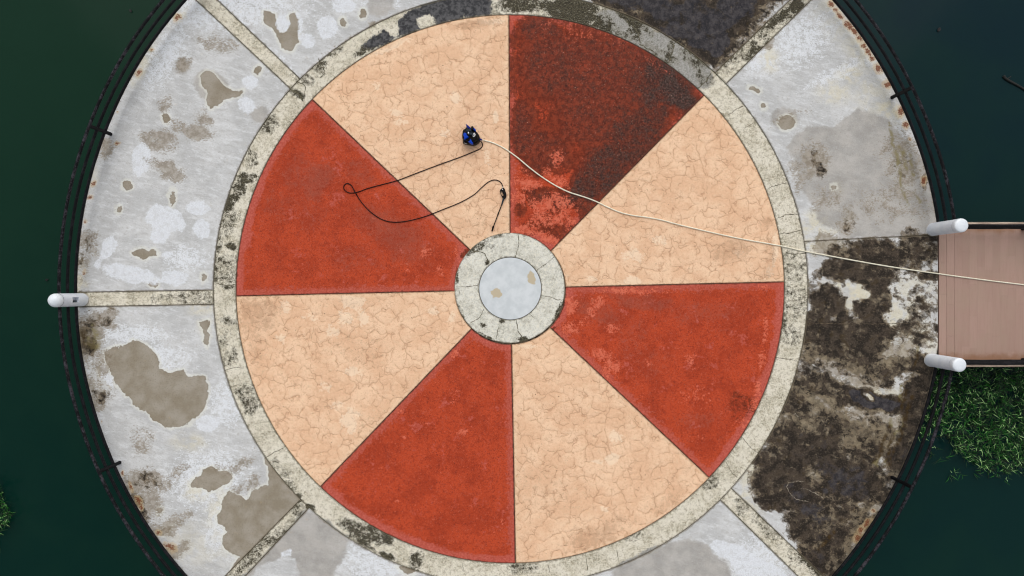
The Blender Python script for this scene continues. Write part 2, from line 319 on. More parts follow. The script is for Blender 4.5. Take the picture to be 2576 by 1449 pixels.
CHIPS = [(2,1400,1380,120,50,0,.95),(2,1370,1310,60,60,0,.5),(2,1640,1200,70,50,0,.75),(2,1650,1370,90,60,20,.8),(2,1560,1300,40,60,0,.7),(5,1330,50,70,60,0,.75),(5,1520,100,110,60,30,.95),(5,1640,60,110,50,20,.85),(5,1500,200,90,70,0,.8),(5,1650,180,140,60,-40,.95),(5,1380,300,100,50,0,1.0),(5,1560,350,120,40,30,.9),(5,1720,240,60,70,-45,.8),(2,1530,200,50,50,0,.42),(2,1800,240,140,80,20,.42),(2,1330,140,80,50,0,.42),(2,2060,290,120,50,25,.42),(2,2380,490,160,30,35,.42),
         (5,1740,850,60,70,0,.95),(5,1920,830,90,60,-30,.85),(5,1890,900,40,70,10,.75),(5,2040,1020,60,40,10,.8),(5,1840,980,50,40,0,.7),(5,1960,1230,100,50,10,.9),(5,2050,1310,90,50,30,.85),(5,2190,750,260,30,2,.8),(5,2320,1290,30,30,0,.8),(5,1720,1030,60,60,40,.75),(5,2000,1350,70,60,40,.8),
         (6,600,720,50,30,0,.7),(6,620,1050,24,120,8,.75),(6,600,1270,30,100,5,.75),(9,560,90,40,150,10,.75),(9,470,300,60,60,-50,.6),(6,60,1270,50,60,0,.7),(9,130,400,30,50,0,.5),(9,100,90,120,90,0,.45),
         (5,650,460,50,50,0,.72),(5,740,580,36,40,0,.72),(5,480,560,100,40,30,.4),(5,880,460,26,60,0,.7),(8,905,350,34,30,0,.95),(8,470,400,30,16,0,.9),(8,450,205,40,20,20,.85),(8,880,55,16,16,0,.8),(8,850,120,40,16,-20,.7),(8,300,650,20,12,0,.7),(8,410,870,26,12,0,.7),(8,600,300,70,10,0,.7),(8,550,910,20,14,0,.7),(8,1210,1040,14,30,0,.7),(8,250,500,20,14,0,.4),(5,850,1210,24,36,20,.8),(8,690,1015,14,14,0,.6),(8,1150,1120,14,14,0,.7),
         # pale cream blotches on the peach wedges
         (2,860,740,40,50,0,.8),(2,1165,880,20,50,0,.9),(2,780,1000,40,30,0,.7),(2,270,640,50,40,0,.6),(2,420,860,60,30,20,.7),(2,460,930,60,26,0,.7),(2,1100,1180,30,60,0,.6),(2,350,350,190,34,-22,.8),(2,1130,160,110,26,0,.8),(5,80,830,100,50,15,1.0),(5,170,950,40,60,0,.9),(5,20,940,50,60,0,.7),(5,2200,470,90,60,0,.9),(5,2400,360,50,40,0,.7),(5,2200,670,70,40,0,.85),(5,1890,660,40,30,0,.8),(5,690,900,50,40,0,.7),(5,830,950,30,40,0,.8),(5,1400,1160,140,20,8,.7),
         (8,60,270,60,90,0,.9),(8,2040,560,60,40,-20,1.0),(8,2070,390,60,40,20,.8),(8,1990,950,40,30,0,.7),(8,1940,590,50,24,0,.7),(6,700,430,30,140,3,.85),(6,410,450,50,40,20,.6),(6,660,600,40,60,0,.6),(4,2150,860,40,50,0,.8),(4,2520,1050,50,60,0,.8),(4,2130,1110,40,40,0,.7),(4,2350,950,60,60,0,.5),(7,2450,30,60,60,0,.6),(7,2530,160,60,40,0,.6),(5,90,1360,60,40,0,.8)]
RUST = [(3,1120,35,20,24,-30),(3,1162,82,14,14,0),(3,1195,120,24,14,40),(3,1235,180,22,22,0),(3,1262,205,26,22,40),(3,1295,240,30,18,50),(3,1335,295,22,18,40),(3,1370,348,18,18,0),(3,1400,385,18,18,0),(3,1414,410,12,12,0),(3,1430,438,18,18,0),(3,1485,525,30,22,40),(3,1550,630,26,22,0),(3,1642,838,22,26,0),(3,1692,940,20,16,0),(3,1724,1050,9,9,0),(3,1822,1362,14,18,0),
        (1,1345,120,16,22,-30),(1,1330,135,30,14,-60),(1,1145,377,12,12,0),(1,1040,545,14,32,25),(1,878,850,7,7,0),(1,703,1390,14,22,10),(1,885,1085,16,14,0),(4,678,40,18,18,0),(4,635,600,14,14,0),(4,655,230,12,14,0),
        (7,990,780,16,26,-15),(7,1045,880,20,40,-25),(7,1190,1120,24,20,0),(7,1290,1235,50,26,30),(7,1060,940,16,24,0),(7,768,282,8,10,0),(7,930,675,12,20,0),(9,1320,1160,34,30,-40),(9,1400,1060,40,20,-50),(9,1345,1110,26,18,-50),(9,1450,970,14,14,0)]
OLIVE = [((3,1560,930),(3,1640,1290),14),((3,1640,1290),(6,1690,100),10),((3,1640,1110),(3,1690,1280),13),((3,1712,1170),(3,1750,1310),13),((6,1750,0),(6,1790,90),10),((9,1665,10),(9,1635,130),14),((9,1580,270),(9,1455,610),14),((9,1735,90),(9,1640,380),15),((9,1615,350),(9,1520,610),14),((9,1150,1110),(9,1030,1260),12),((9,1690,40),(9,1650,200),10),
         ((9,1650,400),(9,1560,600),10),((6,1780,1180),(6,1760,1330),12),((4,620,1080),(4,720,1170),34),((4,700,1010),(4,745,1100),20)]
SMOOTHDARK = [ZP(2, [(150,345),(300,220),(560,60),(700,-30),(900,-90),(1130,-90),(1120,95),(1100,112),(900,150),(700,195),(540,250),(440,285),(330,330),(240,372)]),
              ]
LIGHTHOLE = [(2,392,205,46,66,-25),(2,640,165,66,46,-10)]
CREAM = [(3,650,450,70,90,0,.8),(3,1270,560,90,60,0,.8),(3,1150,700,120,80,0,.7),(3,1550,830,120,60,30,.9),(3,1430,700,140,160,0,.5),(3,1220,130,150,300,-38,.5),(3,1350,380,100,200,-38,.6),(6,1000,250,110,90,10,.9),(6,1000,390,90,70,0,1.0),(6,1250,180,40,60,0,.9),(6,1120,400,80,80,0,.8),(6,1600,1200,90,120,20,.8),(6,1060,300,140,30,0,.8),
         (1,1340,130,70,40,-40,.8),(1,1060,520,40,140,25,.6),(1,1100,420,60,100,30,.6),(1,700,1350,40,80,0,.8),(4,600,650,50,120,0,.8),(7,1500,1200,330,160,0,.35),(7,1420,440,120,60,0,.6),(7,1640,930,60,160,20,.6),(7,1480,800,90,80,0,.7),(4,760,1330,60,90,0,.7),(7,770,0,70,60,0,.6),(9,560,700,110,150,20,.9),(9,480,880,120,90,40,.8),(3,130,330,160,60,40,.9),(3,240,440,60,90,-30,.9),(9,1390,1000,120,60,-50,.8),(4,1530,880,110,50,0,.7),(4,1560,1000,60,60,0,.5),(3,1180,1410,60,50,0,.6),(6,1270,760,170,130,0,1.0),(6,1700,760,220,160,0,.6),(6,1650,950,160,160,0,.8),(6,1700,1130,220,140,0,1.0),(9,1400,60,260,90,10,.9),(9,1500,300,200,300,0,.8)]

MOULD_HOLES = [(6,1270,750,80,70,20,.95),(6,1350,765,60,34,-20,.9),(6,1255,840,30,50,0,.9),(6,1200,700,50,30,0,.6),(6,1700,720,120,90,0,.5),(6,1630,930,90,70,0,.7),(6,1610,1140,60,60,0,.7),(6,1700,1180,110,50,0,.6),(9,1400,98,46,20,38,.9),(9,1350,920,30,24,0,.6),(9,1180,940,24,22,0,.35),
               (9,1000,700,90,34,30,.35),(9,1450,970,60,30,-50,.8)]
STRIP_STAINS = {(3,870,50),(3,760,160),(3,560,360),(3,640,230),(4,1400,790),(7,1950,1250),(7,2250,950),(9,430,930),(9,620,1080),(9,900,1350)}
def centre_r(e): c = Z(e[0], e[1], e[2]); return math.hypot(c[0] - 1283.5, c[1] - 727)
def fields(px0, py0, kind=None):
    px, py = warp2(px0, py0, [(30, 4.5), (12, 2.8)])
    pxm, pym = warp2(px0, py0, [(60, 14), (26, 9), (11, 4)])
    pxc, pyc = warp2(px0, py0, [(26, 9), (11, 5), (7, 3)])
    n = px.shape[0]; z = lambda: np.zeros(n, np.float32)
    def near(cx, cy, rad): return np.nonzero((np.abs(px - cx) < rad) & (np.abs(py - cy) < rad))[0]
    def add_ell(ch, c, mult=1.0, inv=False):
        cx, cy, rx, ry, ang = c; i = near(cx, cy, max(rx, ry) + SOFT * 1.2)
        if len(i) == 0: return
        sd = (ell_d(px[i], py[i], cx, cy, rx, ry, ang) - 1) * min(rx, ry)
        if inv: ch[i] *= 1 - np.clip(hard(sd) * 1.6 - .3, 0, 1)
        else: ch[i] = np.maximum(ch[i], hard(sd) * mult)
    def add_poly(ch, pts, mult=1.0):
        xs = [p[0] for p in pts]; ys = [p[1] for p in pts]
        i = np.nonzero((px > min(xs) - 20) & (px < max(xs) + 20) & (py > min(ys) - 20) & (py < max(ys) + 20))[0]
        if len(i): ch[i] = np.maximum(ch[i], hard(poly_sd(px[i], py[i], pts)) * mult)
    def add_soft(ch, e, soft=.45, P=None):
        k, x, y, rx, ry, ang, v = e; c = Z(k, x, y); rx /= 3; ry /= 3; i = near(c[0], c[1], max(rx, ry) * 1.6 + 20)
        if P is None: P = (px, py)
        if min(rx, ry) < 14: P = (px, py)
        if len(i):
            d = ell_d(P[0][i], P[1][i], c[0], c[1], rx, ry, ang)
            q = v * (1 - sstep(d, 1 - soft, 1 + soft)); ch[i] = np.maximum(ch[i], q)
    tan, white, grey, mould, dirt, chips, rust, olive, dark, cream, half = (z() for _ in range(11))
    for p in TAN_POLY: add_poly(tan, p)
    for e in TAN_ELL: add_ell(tan, e)
    for p in GREY_POLY: add_poly(grey, p)
    for e in GREY_ELL: add_ell(grey, e)
    for p in WHITE_POLY: add_poly(white, p)
    for e in WHITE_ELL: add_ell(white, e)
    for e in HALF_WHITE: add_soft(half, (5, (e[0] - 858.67) * 3, (e[1] - 483) * 3, e[2] * 3, e[3] * 3, e[4], 1.0), .7)
    for e in MOULD:
        ring_e = 672 < centre_r(e) < 760
        if kind == 'panel' and e[:3] in STRIP_STAINS: continue
        if (kind == 'ring') != ring_e and kind in ('ring', 'panel', 'wedge'): continue
        add_soft(mould, e, .5, (pxm, pym))
    if kind == 'panel':
        hole = z()
        for e in MOULD_HOLES: add_soft(hole, e, .6, (pxc, pyc))
        mould *= 1 - hole
    for e in DIRT: add_soft(dirt, e, .6, (pxm, pym))
    for e in CHIPS: add_soft(chips, e, .6, (pxc, pyc))
    for e in CREAM: add_soft(cream, e, .7)
    for k, x, y, rx, ry, a in RUST: add_soft(rust, (k, x, y, rx * (1.45 if k == 3 else 1.15), ry * (1.45 if k == 3 else 1.15), a, 1.0 if k == 3 else .92), .8)
    for a, b, wd in OLIVE:
        a = Z(*a); b = Z(*b); ex, ey = b[0] - a[0], b[1] - a[1]
        t = np.clip(((px - a[0]) * ex + (py - a[1]) * ey) / (ex * ex + ey * ey), 0, 1)
        d = np.hypot(px - a[0] - ex * t, py - a[1] - ey * t); olive = np.maximum(olive, 1 - sstep(d, wd / 3 * .5, wd / 3 * 1.6))
    for p in SMOOTHDARK: add_poly(dark, p)
    for k, x, y, rx, ry, a in LIGHTHOLE: add_ell(dark, z_ell(k, x, y, rx, ry, a), inv=True)
    if kind == 'wedge':
        rr = np.hypot(px - 1283.5, py - 727); half = np.maximum(1 - sstep(690 - rr, 10, 26), 1 - sstep(rr - 139, 8, 24)).astype(np.float32)
    c = lambda v: np.clip(v / 1.5, 0, 1)
    A = np.stack([c(mould), tan, white, dirt], 1); B = np.stack([rust, olive, chips, grey], 1); C = np.stack([dark, cream, half], 1)
    return A, B, C

# ------------------------------------------------------------------ deck materials
def concrete_mat():
    n = NM('weathered_concrete', .85, .15)
    mould, tan, white, dirt = n.attr('wear_a'); rust, olive, chips, grey = n.attr('wear_b'); dark, cream, half, edge = n.attr('wear_c')
    f1 = n.noise(1.3, 5, .6); f2 = n.noise(9, 5, .65); f3 = n.noise(34, 4, .7); f4 = n.noise(4, 5, .6, .6); f5 = n.noise(70, 2, .6)
    st = n.noise(1, 6, .72, .2, n.mapping((3, 9, 1), vec=n.mapping(rot=(0, 0, R(14)))))     # trowel streaks
    base = n.mix(n.ss(f1, .4, .6), lin((188, 188, 187)), lin((204, 204, 203)))
    base = n.mix(n.ss(st, .52, .62, 0, .5), base, lin((222, 223, 224)))
    base = n.mix(n.ss(st, .48, .38, 0, .4), base, lin((172, 170, 167)))
    hw = n.m('ADD', n.m('MULTIPLY', half, .16), n.m('ADD', n.m('MULTIPLY', f2, .5), n.m('MULTIPLY', f3, .5)))
    base = n.mix(n.ss(hw, .59, .68, 0, .8), base, lin((227, 230, 234)))
    base = n.mix(n.m('MULTIPLY', cream, n.ss(f4, .4, .58, .12, .75)), base, lin((214, 204, 172)))
    base = n.mix(n.ss(f3, .56, .66, 0, .4), base, lin((216, 217, 219)))
    base = n.mix(n.ss(n.m('ADD', n.m('MULTIPLY', f3, .6), n.m('MULTIPLY', f5, .4)), .445, .38, 0, .65), base, lin((150, 146, 139)))
    base = n.mix(n.ss(n.noise(26, 2, .5), .3, .26, 0, .7), base, lin((112, 104, 92)))
    scr = n.noise(1, 4, .7, .4, n.mapping((7, 60, 1), vec=n.mapping(rot=(0, 0, R(22)))))
    base = n.mix(n.m('MULTIPLY', n.ss(scr, .58, .66), n.ss(f4, .42, .56, 0, .7)), base, lin((232, 233, 235)))
    base = n.mix(n.m('MULTIPLY', n.ss(scr, .42, .35), n.ss(f4, .55, .42, 0, .6)), base, lin((146, 141, 134)))
    base = n.mix(n.m('MULTIPLY', n.ss(n.noise(17, 6, .78, .3), .56, .63), n.ss(f1, .44, .56, .1, .55)), base, lin((166, 161, 153)))
    ge = n.m('ADD', grey, n.m('MULTIPLY', n.m('SUBTRACT', n.noise(14, 5, .7), .5), .7))
    gcol = n.mix(n.ss(n.noise(2.4, 6, .62), .36, .64), lin((148, 143, 136)), lin((176, 170, 162)))
    gcol = n.mix(n.ss(f3, .54, .64, 0, .35), gcol, lin((188, 184, 178)))
    gcol = n.mix(n.ss(n.noise(50, 4, .7), .44, .36, 0, .6), gcol, lin((122, 116, 106)))
    base = n.mix(n.ss(ge, .36, .68, 0, .72), base, gcol)
    te = n.m('ADD', tan, n.m('MULTIPLY', n.m('SUBTRACT', n.noise(13, 4, .65), .5), .45))
    rim = n.m('MULTIPLY', n.ss(te, .2, .44), n.ss(te, .52, .48))
    base = n.mix(n.m('MULTIPLY', rim, .55), base, lin((222, 221, 210)))
    tcol = n.mix(n.ss(n.noise(2.2, 6, .62), .36, .64), lin((141, 131, 114)), lin((160, 152, 139)))
    tcol = n.mix(n.ss(n.noise(45, 4, .7), .44, .36, 0, .6), tcol, lin((106, 94, 76)))
    tcol = n.mix(n.ss(n.noise(20, 4, .7), .54, .66, 0, .25), tcol, lin((170, 162, 146)))
    tcol = n.mix(n.ss(te, .56, .51, 0, .5), tcol, lin((110, 98, 78)))
    base = n.mix(n.ss(te, .48, .52), base, tcol)
    we = n.m('ADD', white, n.m('MULTIPLY', n.m('SUBTRACT', n.noise(24, 5, .7), .5), .7))
    wcol = n.mix(n.ss(f3, .42, .58), lin((212, 214, 218)), lin((225, 228, 232)))
    base = n.mix(n.m('MULTIPLY', n.ss(we, .45, .57), n.ss(f2, .36, .56, .5, .95)), base, wcol)
    n20 = n.noise(20, 5, .75, .3, n.mapping((1, 1.7, 1), (0, 0, R(-20))))
    sc = n.m('ADD', n.m('MULTIPLY', dirt, .3), n.m('ADD', n.m('MULTIPLY', f4, .4), n.m('MULTIPLY', n20, .6)))
    base = n.mix(n.ss(sc, .6, .68, 0, .8), base, n.mix(n.ss(f2, .42, .58), lin((132, 120, 102)), lin((160, 151, 138))))
    # black mould: patchy at several scales
    mn = n.m('ADD', n.m('MULTIPLY', n.noise(2.6, 5, .62, .6), 1.1), n.m('ADD', n.m('MULTIPLY', n.noise(8, 6, .7, .5), 1.0), n.m('MULTIPLY', n.noise(36, 4, .72), .28)))
    mm = n.m('ADD', n.m('MULTIPLY', mould, 1.5), n.m('SUBTRACT', 2.75, n.m('MULTIPLY', mn, 2.15)))
    mm = n.m('MULTIPLY', mm, n.ss(mould, .02, .2))
    stk = n.noise(1, 6, .68, .3, n.mapping((2.2, 6.5, 1), vec=n.mapping(rot=(0, 0, R(24)))))
    mm = n.m('ADD', mm, n.m('MULTIPLY', n.m('SUBTRACT', stk, .5), 1.6))
    mm = n.m('SUBTRACT', mm, n.m('MULTIPLY', n.m('MULTIPLY', dirt, n.ss(mould, .3, .5)), .42))
    under = n.mix(n.ss(n.noise(5, 6, .68), .4, .6), lin((104, 93, 75)), lin((138, 125, 102)))
    under = n.mix(n.ss(f3, .57, .66, 0, .25), under, lin((162, 150, 128)))
    base = n.mix(n.m('MULTIPLY', n.ss(n.m('ADD', mould, n.m('MULTIPLY', n.m('SUBTRACT', n.noise(6, 6, .68, .4), .5), .8)), .33, .5), .92), base, under)
    brown = n.mix(n.ss(n.noise(7, 5, .7), .42, .58), lin((84, 75, 63)), lin((124, 110, 90)))
    brown = n.mix(n.ss(f3, .57, .66, 0, .3), brown, lin((146, 134, 112)))
    base = n.mix(n.ss(mm, .36, .6, 0, .8), base, brown)
    blk = n.mix(n.ss(n.noise(4, 5, .65), .43, .57), lin((43, 37, 31)), lin((73, 63, 53)))
    blk = n.mix(n.ss(n.noise(24, 5, .75), .54, .63, 0, .65), blk, lin((98, 88, 76)))
    blk = n.mix(n.ss(n.noise(30, 5, .75), .46, .38, 0, .8), blk, lin((26, 23, 19)))
    blk = n.mix(n.ss(f4, .56, .66, 0, .5), blk, lin((58, 46, 24)))
    base = n.mix(n.ss(mm, .6, 1.0), base, blk)
    blue = n.mix(n.ss(n.noise(6, 5, .7), .42, .6), lin((40, 40, 46)), lin((72, 69, 72)))
    blue = n.mix(n.ss(f3, .56, .66, 0, .4), blue, lin((110, 104, 98)))
    base = n.mix(n.ss(n.m('ADD', mould, n.m('MULTIPLY', n.m('SUBTRACT', f4, .5), .5)), .76, .86, 0, .85), base, blue)
    base = n.mix(n.m('MULTIPLY', olive, n.ss(f2, .4, .55, .1, .85)), base, n.mix(n.ss(mould, .3, .5), lin((134, 124, 88)), lin((62, 46, 20))))
    ru = n.m('ADD', rust, n.m('MULTIPLY', n.m('SUBTRACT', n.noise(26, 5, .75), .5), 2.2))
    base = n.mix(n.ss(n.m('ADD', rust, n.m('MULTIPLY', n.m('SUBTRACT', f2, .5), 1.2)), .1, .5, 0, .5), base, lin((196, 170, 128)))
    base = n.mix(n.ss(ru, .62, .85, 0, .9), base, n.mix(n.ss(f3, .4, .6), lin((98, 48, 28)), lin((130, 76, 48))))
    base = n.mix(n.ss(n.m('ADD', edge, n.m('MULTIPLY', n.m('SUBTRACT', f2, .5), .35)), .12, .04, 0, .6), base, lin((112, 102, 84)))
    n.bump(n.m('ADD', n.m('MULTIPLY', f2, .6), n.m('ADD', f3, n.m('MULTIPLY', st, .6))), .5, .008)
    return n.done(base, n.ss(mm, .2, .9, .85, .72))
def stone_mat(name, c1, c2, pit=1.0):
    n = NM(name, .88, .12)
    mould, tan, white, dirt = n.attr('wear_a'); rust, olive, chips, grey = n.attr('wear_b'); dark, cream, half, edge = n.attr('wear_c')
    a = n.noise(2.6, 6, .7); b = n.noise(13, 6, .76, .3); c = n.noise(45, 4, .75); d = n.noise(28, 5, .75, .4)
    base = n.mix(n.ss(a, .42, .58), lin(c1), lin(c2))
    base = n.mix(n.ss(b, .52, .6, 0, .7), base, lin((230, 224, 206)))
    base = n.mix(n.ss(b, .48, .4, 0, .75 * pit), base, lin((168, 158, 136)))
    base = n.mix(n.ss(n.m('ADD', n.m('MULTIPLY', d, .6), n.m('MULTIPLY', a, .4)), .47, .41, 0, .75 * pit), base, lin((134, 128, 108)))
    base = n.mix(n.ss(c, .56, .64, 0, .7), base, lin((236, 230, 214)))
    base = n.mix(n.ss(c, .43, .36, 0, .6 * pit), base, lin((104, 98, 82)))
    base = n.mix(n.ss(n.m('ADD', grey, n.m('MULTIPLY', n.m('SUBTRACT', b, .5), .8)), .4, .6, 0, .85), base, n.mix(n.ss(d, .42, .58), lin((124, 123, 120)), lin((162, 161, 158))))
    mn = n.m('ADD', n.m('MULTIPLY', n.noise(6, 5, .7, .4), .9), n.m('ADD', n.m('MULTIPLY', b, 1.0), n.m('MULTIPLY', c, .8)))
    mm = n.m('ADD', n.m('MULTIPLY', mould, 1.5), n.m('SUBTRACT', 3.1, n.m('MULTIPLY', mn, 2.3)))
    mm = n.m('MULTIPLY', mm, n.ss(mould, .02, .2))
    base = n.mix(n.ss(mm, .15, .5, 0, .6), base, lin((134, 130, 116)))
    base = n.mix(n.ss(mm, .55, .8, 0, .95), base, n.mix(n.ss(d, .42, .58), lin((38, 34, 24)), lin((72, 66, 50))))
    base = n.mix(n.m('MULTIPLY', n.ss(mm, .6, .9), n.ss(c, .56, .62)), base, lin((150, 146, 128)))
    dk = n.m('ADD', dark, n.m('MULTIPLY', n.m('SUBTRACT', b, .5), 1.5))
    base = n.mix(n.ss(dk, .42, .6), base, n.mix(n.ss(n.noise(9, 6, .75), .42, .58), lin((58, 58, 60)), lin((96, 95, 96))))
    base = n.mix(n.ss(n.m('ADD', edge, n.m('MULTIPLY', n.m('SUBTRACT', b, .5), .5)), .12, .03, 0, .6), base, lin((104, 98, 80)))
    n.bump(n.m('ADD', n.m('MULTIPLY', b, 1.2), c), .8, .012)
    return n.done(base)
def peach_mat():
    n = NM('peach_stamped_concrete', .8, .15)
    mould, tan, white, dirt = n.attr('wear_a'); rust, olive, chips, grey = n.attr('wear_b'); dark, cream, half, edge = n.attr('wear_c')
    wv = n.warp(.24, 4.0, 2)
    e1 = n.vor(3.7, vec=wv); e2 = n.vor(7.0, vec=n.warp(.16, 6, 4))
    part = n.ss(n.noise(4.5, 4, .65), .43, .54); part2 = n.ss(n.noise(3.2, 3, .6), .54, .64)
    f = n.noise(1.6, 5, .6); g = n.noise(9, 6, .72); h = n.noise(42, 4, .72); g2 = n.noise(18, 5, .75)
    base = n.mix(n.ss(f, .4, .6), lin((229, 187, 152)), lin((240, 203, 169)))
    base = n.mix(n.ss(g, .53, .62, 0, .4), base, lin((238, 204, 168)))
    base = n.mix(n.ss(g, .47, .38, 0, .4), base, lin((212, 168, 134)))
    base = n.mix(n.ss(g2, .46, .37, 0, .4), base, lin((206, 163, 130)))
    base = n.mix(n.ss(g2, .55, .63, 0, .35), base, lin((240, 208, 174)))
    base = n.mix(n.ss(h, .44, .37, 0, .45), base, lin((188, 146, 112)))
    l1 = n.m('MULTIPLY', n.ss(e1, .036, .004), part); l2 = n.m('MULTIPLY', n.ss(e2, .045, .008), n.m('MULTIPLY', part2, .6))
    halo = n.m('MULTIPLY', n.ss(e1, .16, .03), part)
    base = n.mix(n.m('MULTIPLY', halo, .3), base, lin((214, 170, 134)))
    ln = n.m('MAXIMUM', l1, l2)
    base = n.mix(n.m('MULTIPLY', ln, n.ss(h, .4, .6, .35, .7)), base, lin((178, 132, 102)))
    ch = n.m('ADD', n.m('MULTIPLY', chips, .34), n.m('ADD', n.m('MULTIPLY', g, .5), n.m('MULTIPLY', g2, .5)))
    base = n.mix(n.ss(ch, .63, .73, 0, .7), base, lin((243, 217, 188)))
    dd = n.m('ADD', n.m('MULTIPLY', dirt, .2), n.m('ADD', n.m('MULTIPLY', g, .55), n.m('MULTIPLY', h, .45)))
    base = n.mix(n.ss(dd, .57, .68, 0, .6), base, lin((178, 140, 110)))
    base = n.mix(n.ss(n.m('ADD', n.m('MULTIPLY', edge, -.3), n.m('ADD', n.m('MULTIPLY', g, .6), n.m('MULTIPLY', f, .5))), .5, .6, 0, .5), base, lin((206, 160, 122)))
    base = n.mix(n.ss(n.m('ADD', edge, n.m('MULTIPLY', n.m('SUBTRACT', g, .5), 2.2)), .3, .1, 0, .5), base, lin((238, 206, 172)))
    base = n.mix(n.ss(n.m('ADD', edge, n.m('MULTIPLY', n.m('SUBTRACT', g2, .5), .4)), .09, .02, 0, .7), base, lin((150, 112, 84)))
    base = n.mix(n.ss(n.noise(22, 2, .4), .27, .24, 0, .8), base, lin((104, 74, 54)))
    n.bump(n.m('ADD', n.m('MULTIPLY', ln, -1.0), n.m('ADD', g2, n.m('MULTIPLY', n.ss(e1, 0, .25), .7))), .6, .01)
    return n.done(base)
def red_mat():
    n = NM('red_stamped_concrete', .7, .12)
    mould, tan, white, dirt = n.attr('wear_a'); rust, olive, chips, grey = n.attr('wear_b'); dark, cream, half, edge = n.attr('wear_c')
    f = n.noise(1.5, 5, .62); g = n.noise(9, 6, .74, .3); h = n.noise(48, 4, .72); k = n.noise(24, 5, .76, .5)
    base = n.mix(n.ss(f, .4, .6), lin((168, 62, 34)), lin((187, 72, 40)))
    base = n.mix(n.ss(g, .52, .62, 0, .5), base, lin((180, 74, 48)))
    base = n.mix(n.ss(g, .48, .39, 0, .5), base, lin((138, 50, 32)))
    base = n.mix(n.ss(h, .44, .37, 0, .7), base, lin((88, 32, 22)))
    base = n.mix(n.ss(k, .45, .38, 0, .65), base, lin((120, 46, 32)))
    dd = n.m('ADD', n.m('MULTIPLY', dirt, .22), n.m('ADD', n.m('MULTIPLY', g, .5), n.m('MULTIPLY', k, .4)))
    base = n.mix(n.ss(dd, .52, .66, 0, .62), base, lin((142, 74, 60)))
    sk = n.m('MULTIPLY', n.ss(n.vor(9, vec=n.warp(.25, 8, 4)), .03, .006), n.ss(n.noise(5, 4, .7), .53, .62))
    base = n.mix(n.m('MULTIPLY', sk, .5), base, lin((196, 110, 90)))
    base = n.mix(n.ss(k, .585, .64, 0, .6), base, lin((198, 92, 66)))
    base = n.mix(n.ss(n.noise(60, 3, .7, 1.0), .64, .68, 0, .7), base, lin((206, 140, 120)))
    ed = n.ss(n.m('ADD', edge, n.m('MULTIPLY', n.m('SUBTRACT', g, .5), 2.6)), .56, .42)
    base = n.mix(n.m('MULTIPLY', ed, .8), base, n.mix(n.ss(k, .42, .58), lin((172, 76, 60)), lin((190, 98, 82))))
    rim = n.ss(n.m('ADD', half, n.m('ADD', n.m('MULTIPLY', n.m('SUBTRACT', g, .5), 3.2), n.m('MULTIPLY', n.m('SUBTRACT', n.noise(2.2, 3), .5), 3.0))), .4, .8)
    base = n.mix(n.m('MULTIPLY', rim, .75), base, n.mix(n.ss(k, .42, .58), lin((176, 78, 64)), lin((194, 100, 86))))
    # mould over the paint
    mn = n.m('ADD', n.m('MULTIPLY', n.noise(3, 6, .68, .4), .8), n.m('ADD', n.m('MULTIPLY', n.noise(14, 5, .76, .5), 1.0), n.m('MULTIPLY', h, .7)))
    mm = n.m('ADD', n.m('MULTIPLY', mould, 1.5), n.m('SUBTRACT', 2.58, n.m('MULTIPLY', mn, 2.0)))
    mm = n.m('MULTIPLY', mm, n.ss(mould, .02, .2))
    base = n.mix(n.ss(mm, .05, .45, 0, .92), base, n.mix(n.ss(g, .42, .6), lin((94, 38, 23)), lin((130, 56, 34))))
    base = n.mix(n.ss(mm, .72, 1.2, 0, .75), base, n.mix(n.ss(k, .42, .6), lin((54, 28, 20)), lin((92, 54, 42))))
    base = n.mix(n.ss(mm, 1.15, 1.6, 0, .9), base, n.mix(n.ss(k, .42, .6), lin((38, 28, 24)), lin((84, 68, 62))))
    base = n.mix(n.m('MULTIPLY', n.ss(mould, .3, .5), n.m('MULTIPLY', n.ss(n.noise(3, 2), .48, .56), n.ss(n.vor(5, vec=n.warp(.25, 6, 4)), .05, .01, 0, .6))), base, lin((46, 22, 16)))
    pf = n.m('MULTIPLY', n.ss(mould, .25, .5), n.ss(n.noise(34, 5, .76, .8), .6, .66))
    base = n.mix(n.m('MULTIPLY', pf, .65), base, lin((170, 108, 92)))
    ws = n.m('MULTIPLY', n.ss(mould, .3, .55), n.ss(n.noise(58, 2, .5, .6), .7, .74))
    base = n.mix(ws, base, lin((216, 190, 168)))
    ch = n.m('ADD', n.m('MULTIPLY', chips, .3), n.m('ADD', n.m('MULTIPLY', k, .95), n.m('MULTIPLY', g, .5)))
    base = n.mix(n.ss(ch, .915, .94, 0, .85), base, n.mix(n.ss(g, .42, .58), lin((196, 86, 60)), lin((214, 112, 86))))
    base = n.mix(n.ss(n.m('ADD', edge, n.m('MULTIPLY', n.m('SUBTRACT', g, .5), .4)), .1, .03, 0, .7), base, lin((96, 56, 46)))
    n.bump(n.m('ADD', n.m('MULTIPLY', g, .8), n.m('MULTIPLY', k, .8)), .6, .009)
    return n.done(base, n.ss(mould, .3, .6, .7, .5))
def disc_mat():
    n = NM('smooth_screed', .7, .3)
    mould, tan, white, dirt = n.attr('wear_a')
    f = n.noise(4, 5, .6); h = n.noise(40, 4, .7)
    base = n.mix(n.ss(f, .35, .65), lin((196, 201, 203)), lin((210, 214, 216)))
    base = n.mix(n.ss(h, .62, .78, 0, .4), base, lin((160, 160, 156)))
    te = n.m('ADD', tan, n.m('MULTIPLY', n.m('SUBTRACT', n.noise(18, 4, .6), .5), .35))
    base = n.mix(n.ss(te, .47, .56), base, lin((190, 176, 150)))
    n.bump(h, .2, .004); return n.done(base)
M = {}
M['concrete'] = concrete_mat()
M['ring'] = stone_mat('rough_stone_render', (207, 199, 179), (223, 216, 199))
M['centre'] = stone_mat('pale_stone_render', (208, 206, 194), (224, 222, 211), .55)
M['peach'] = peach_mat(); M['red'] = red_mat(); M['disc'] = disc_mat()
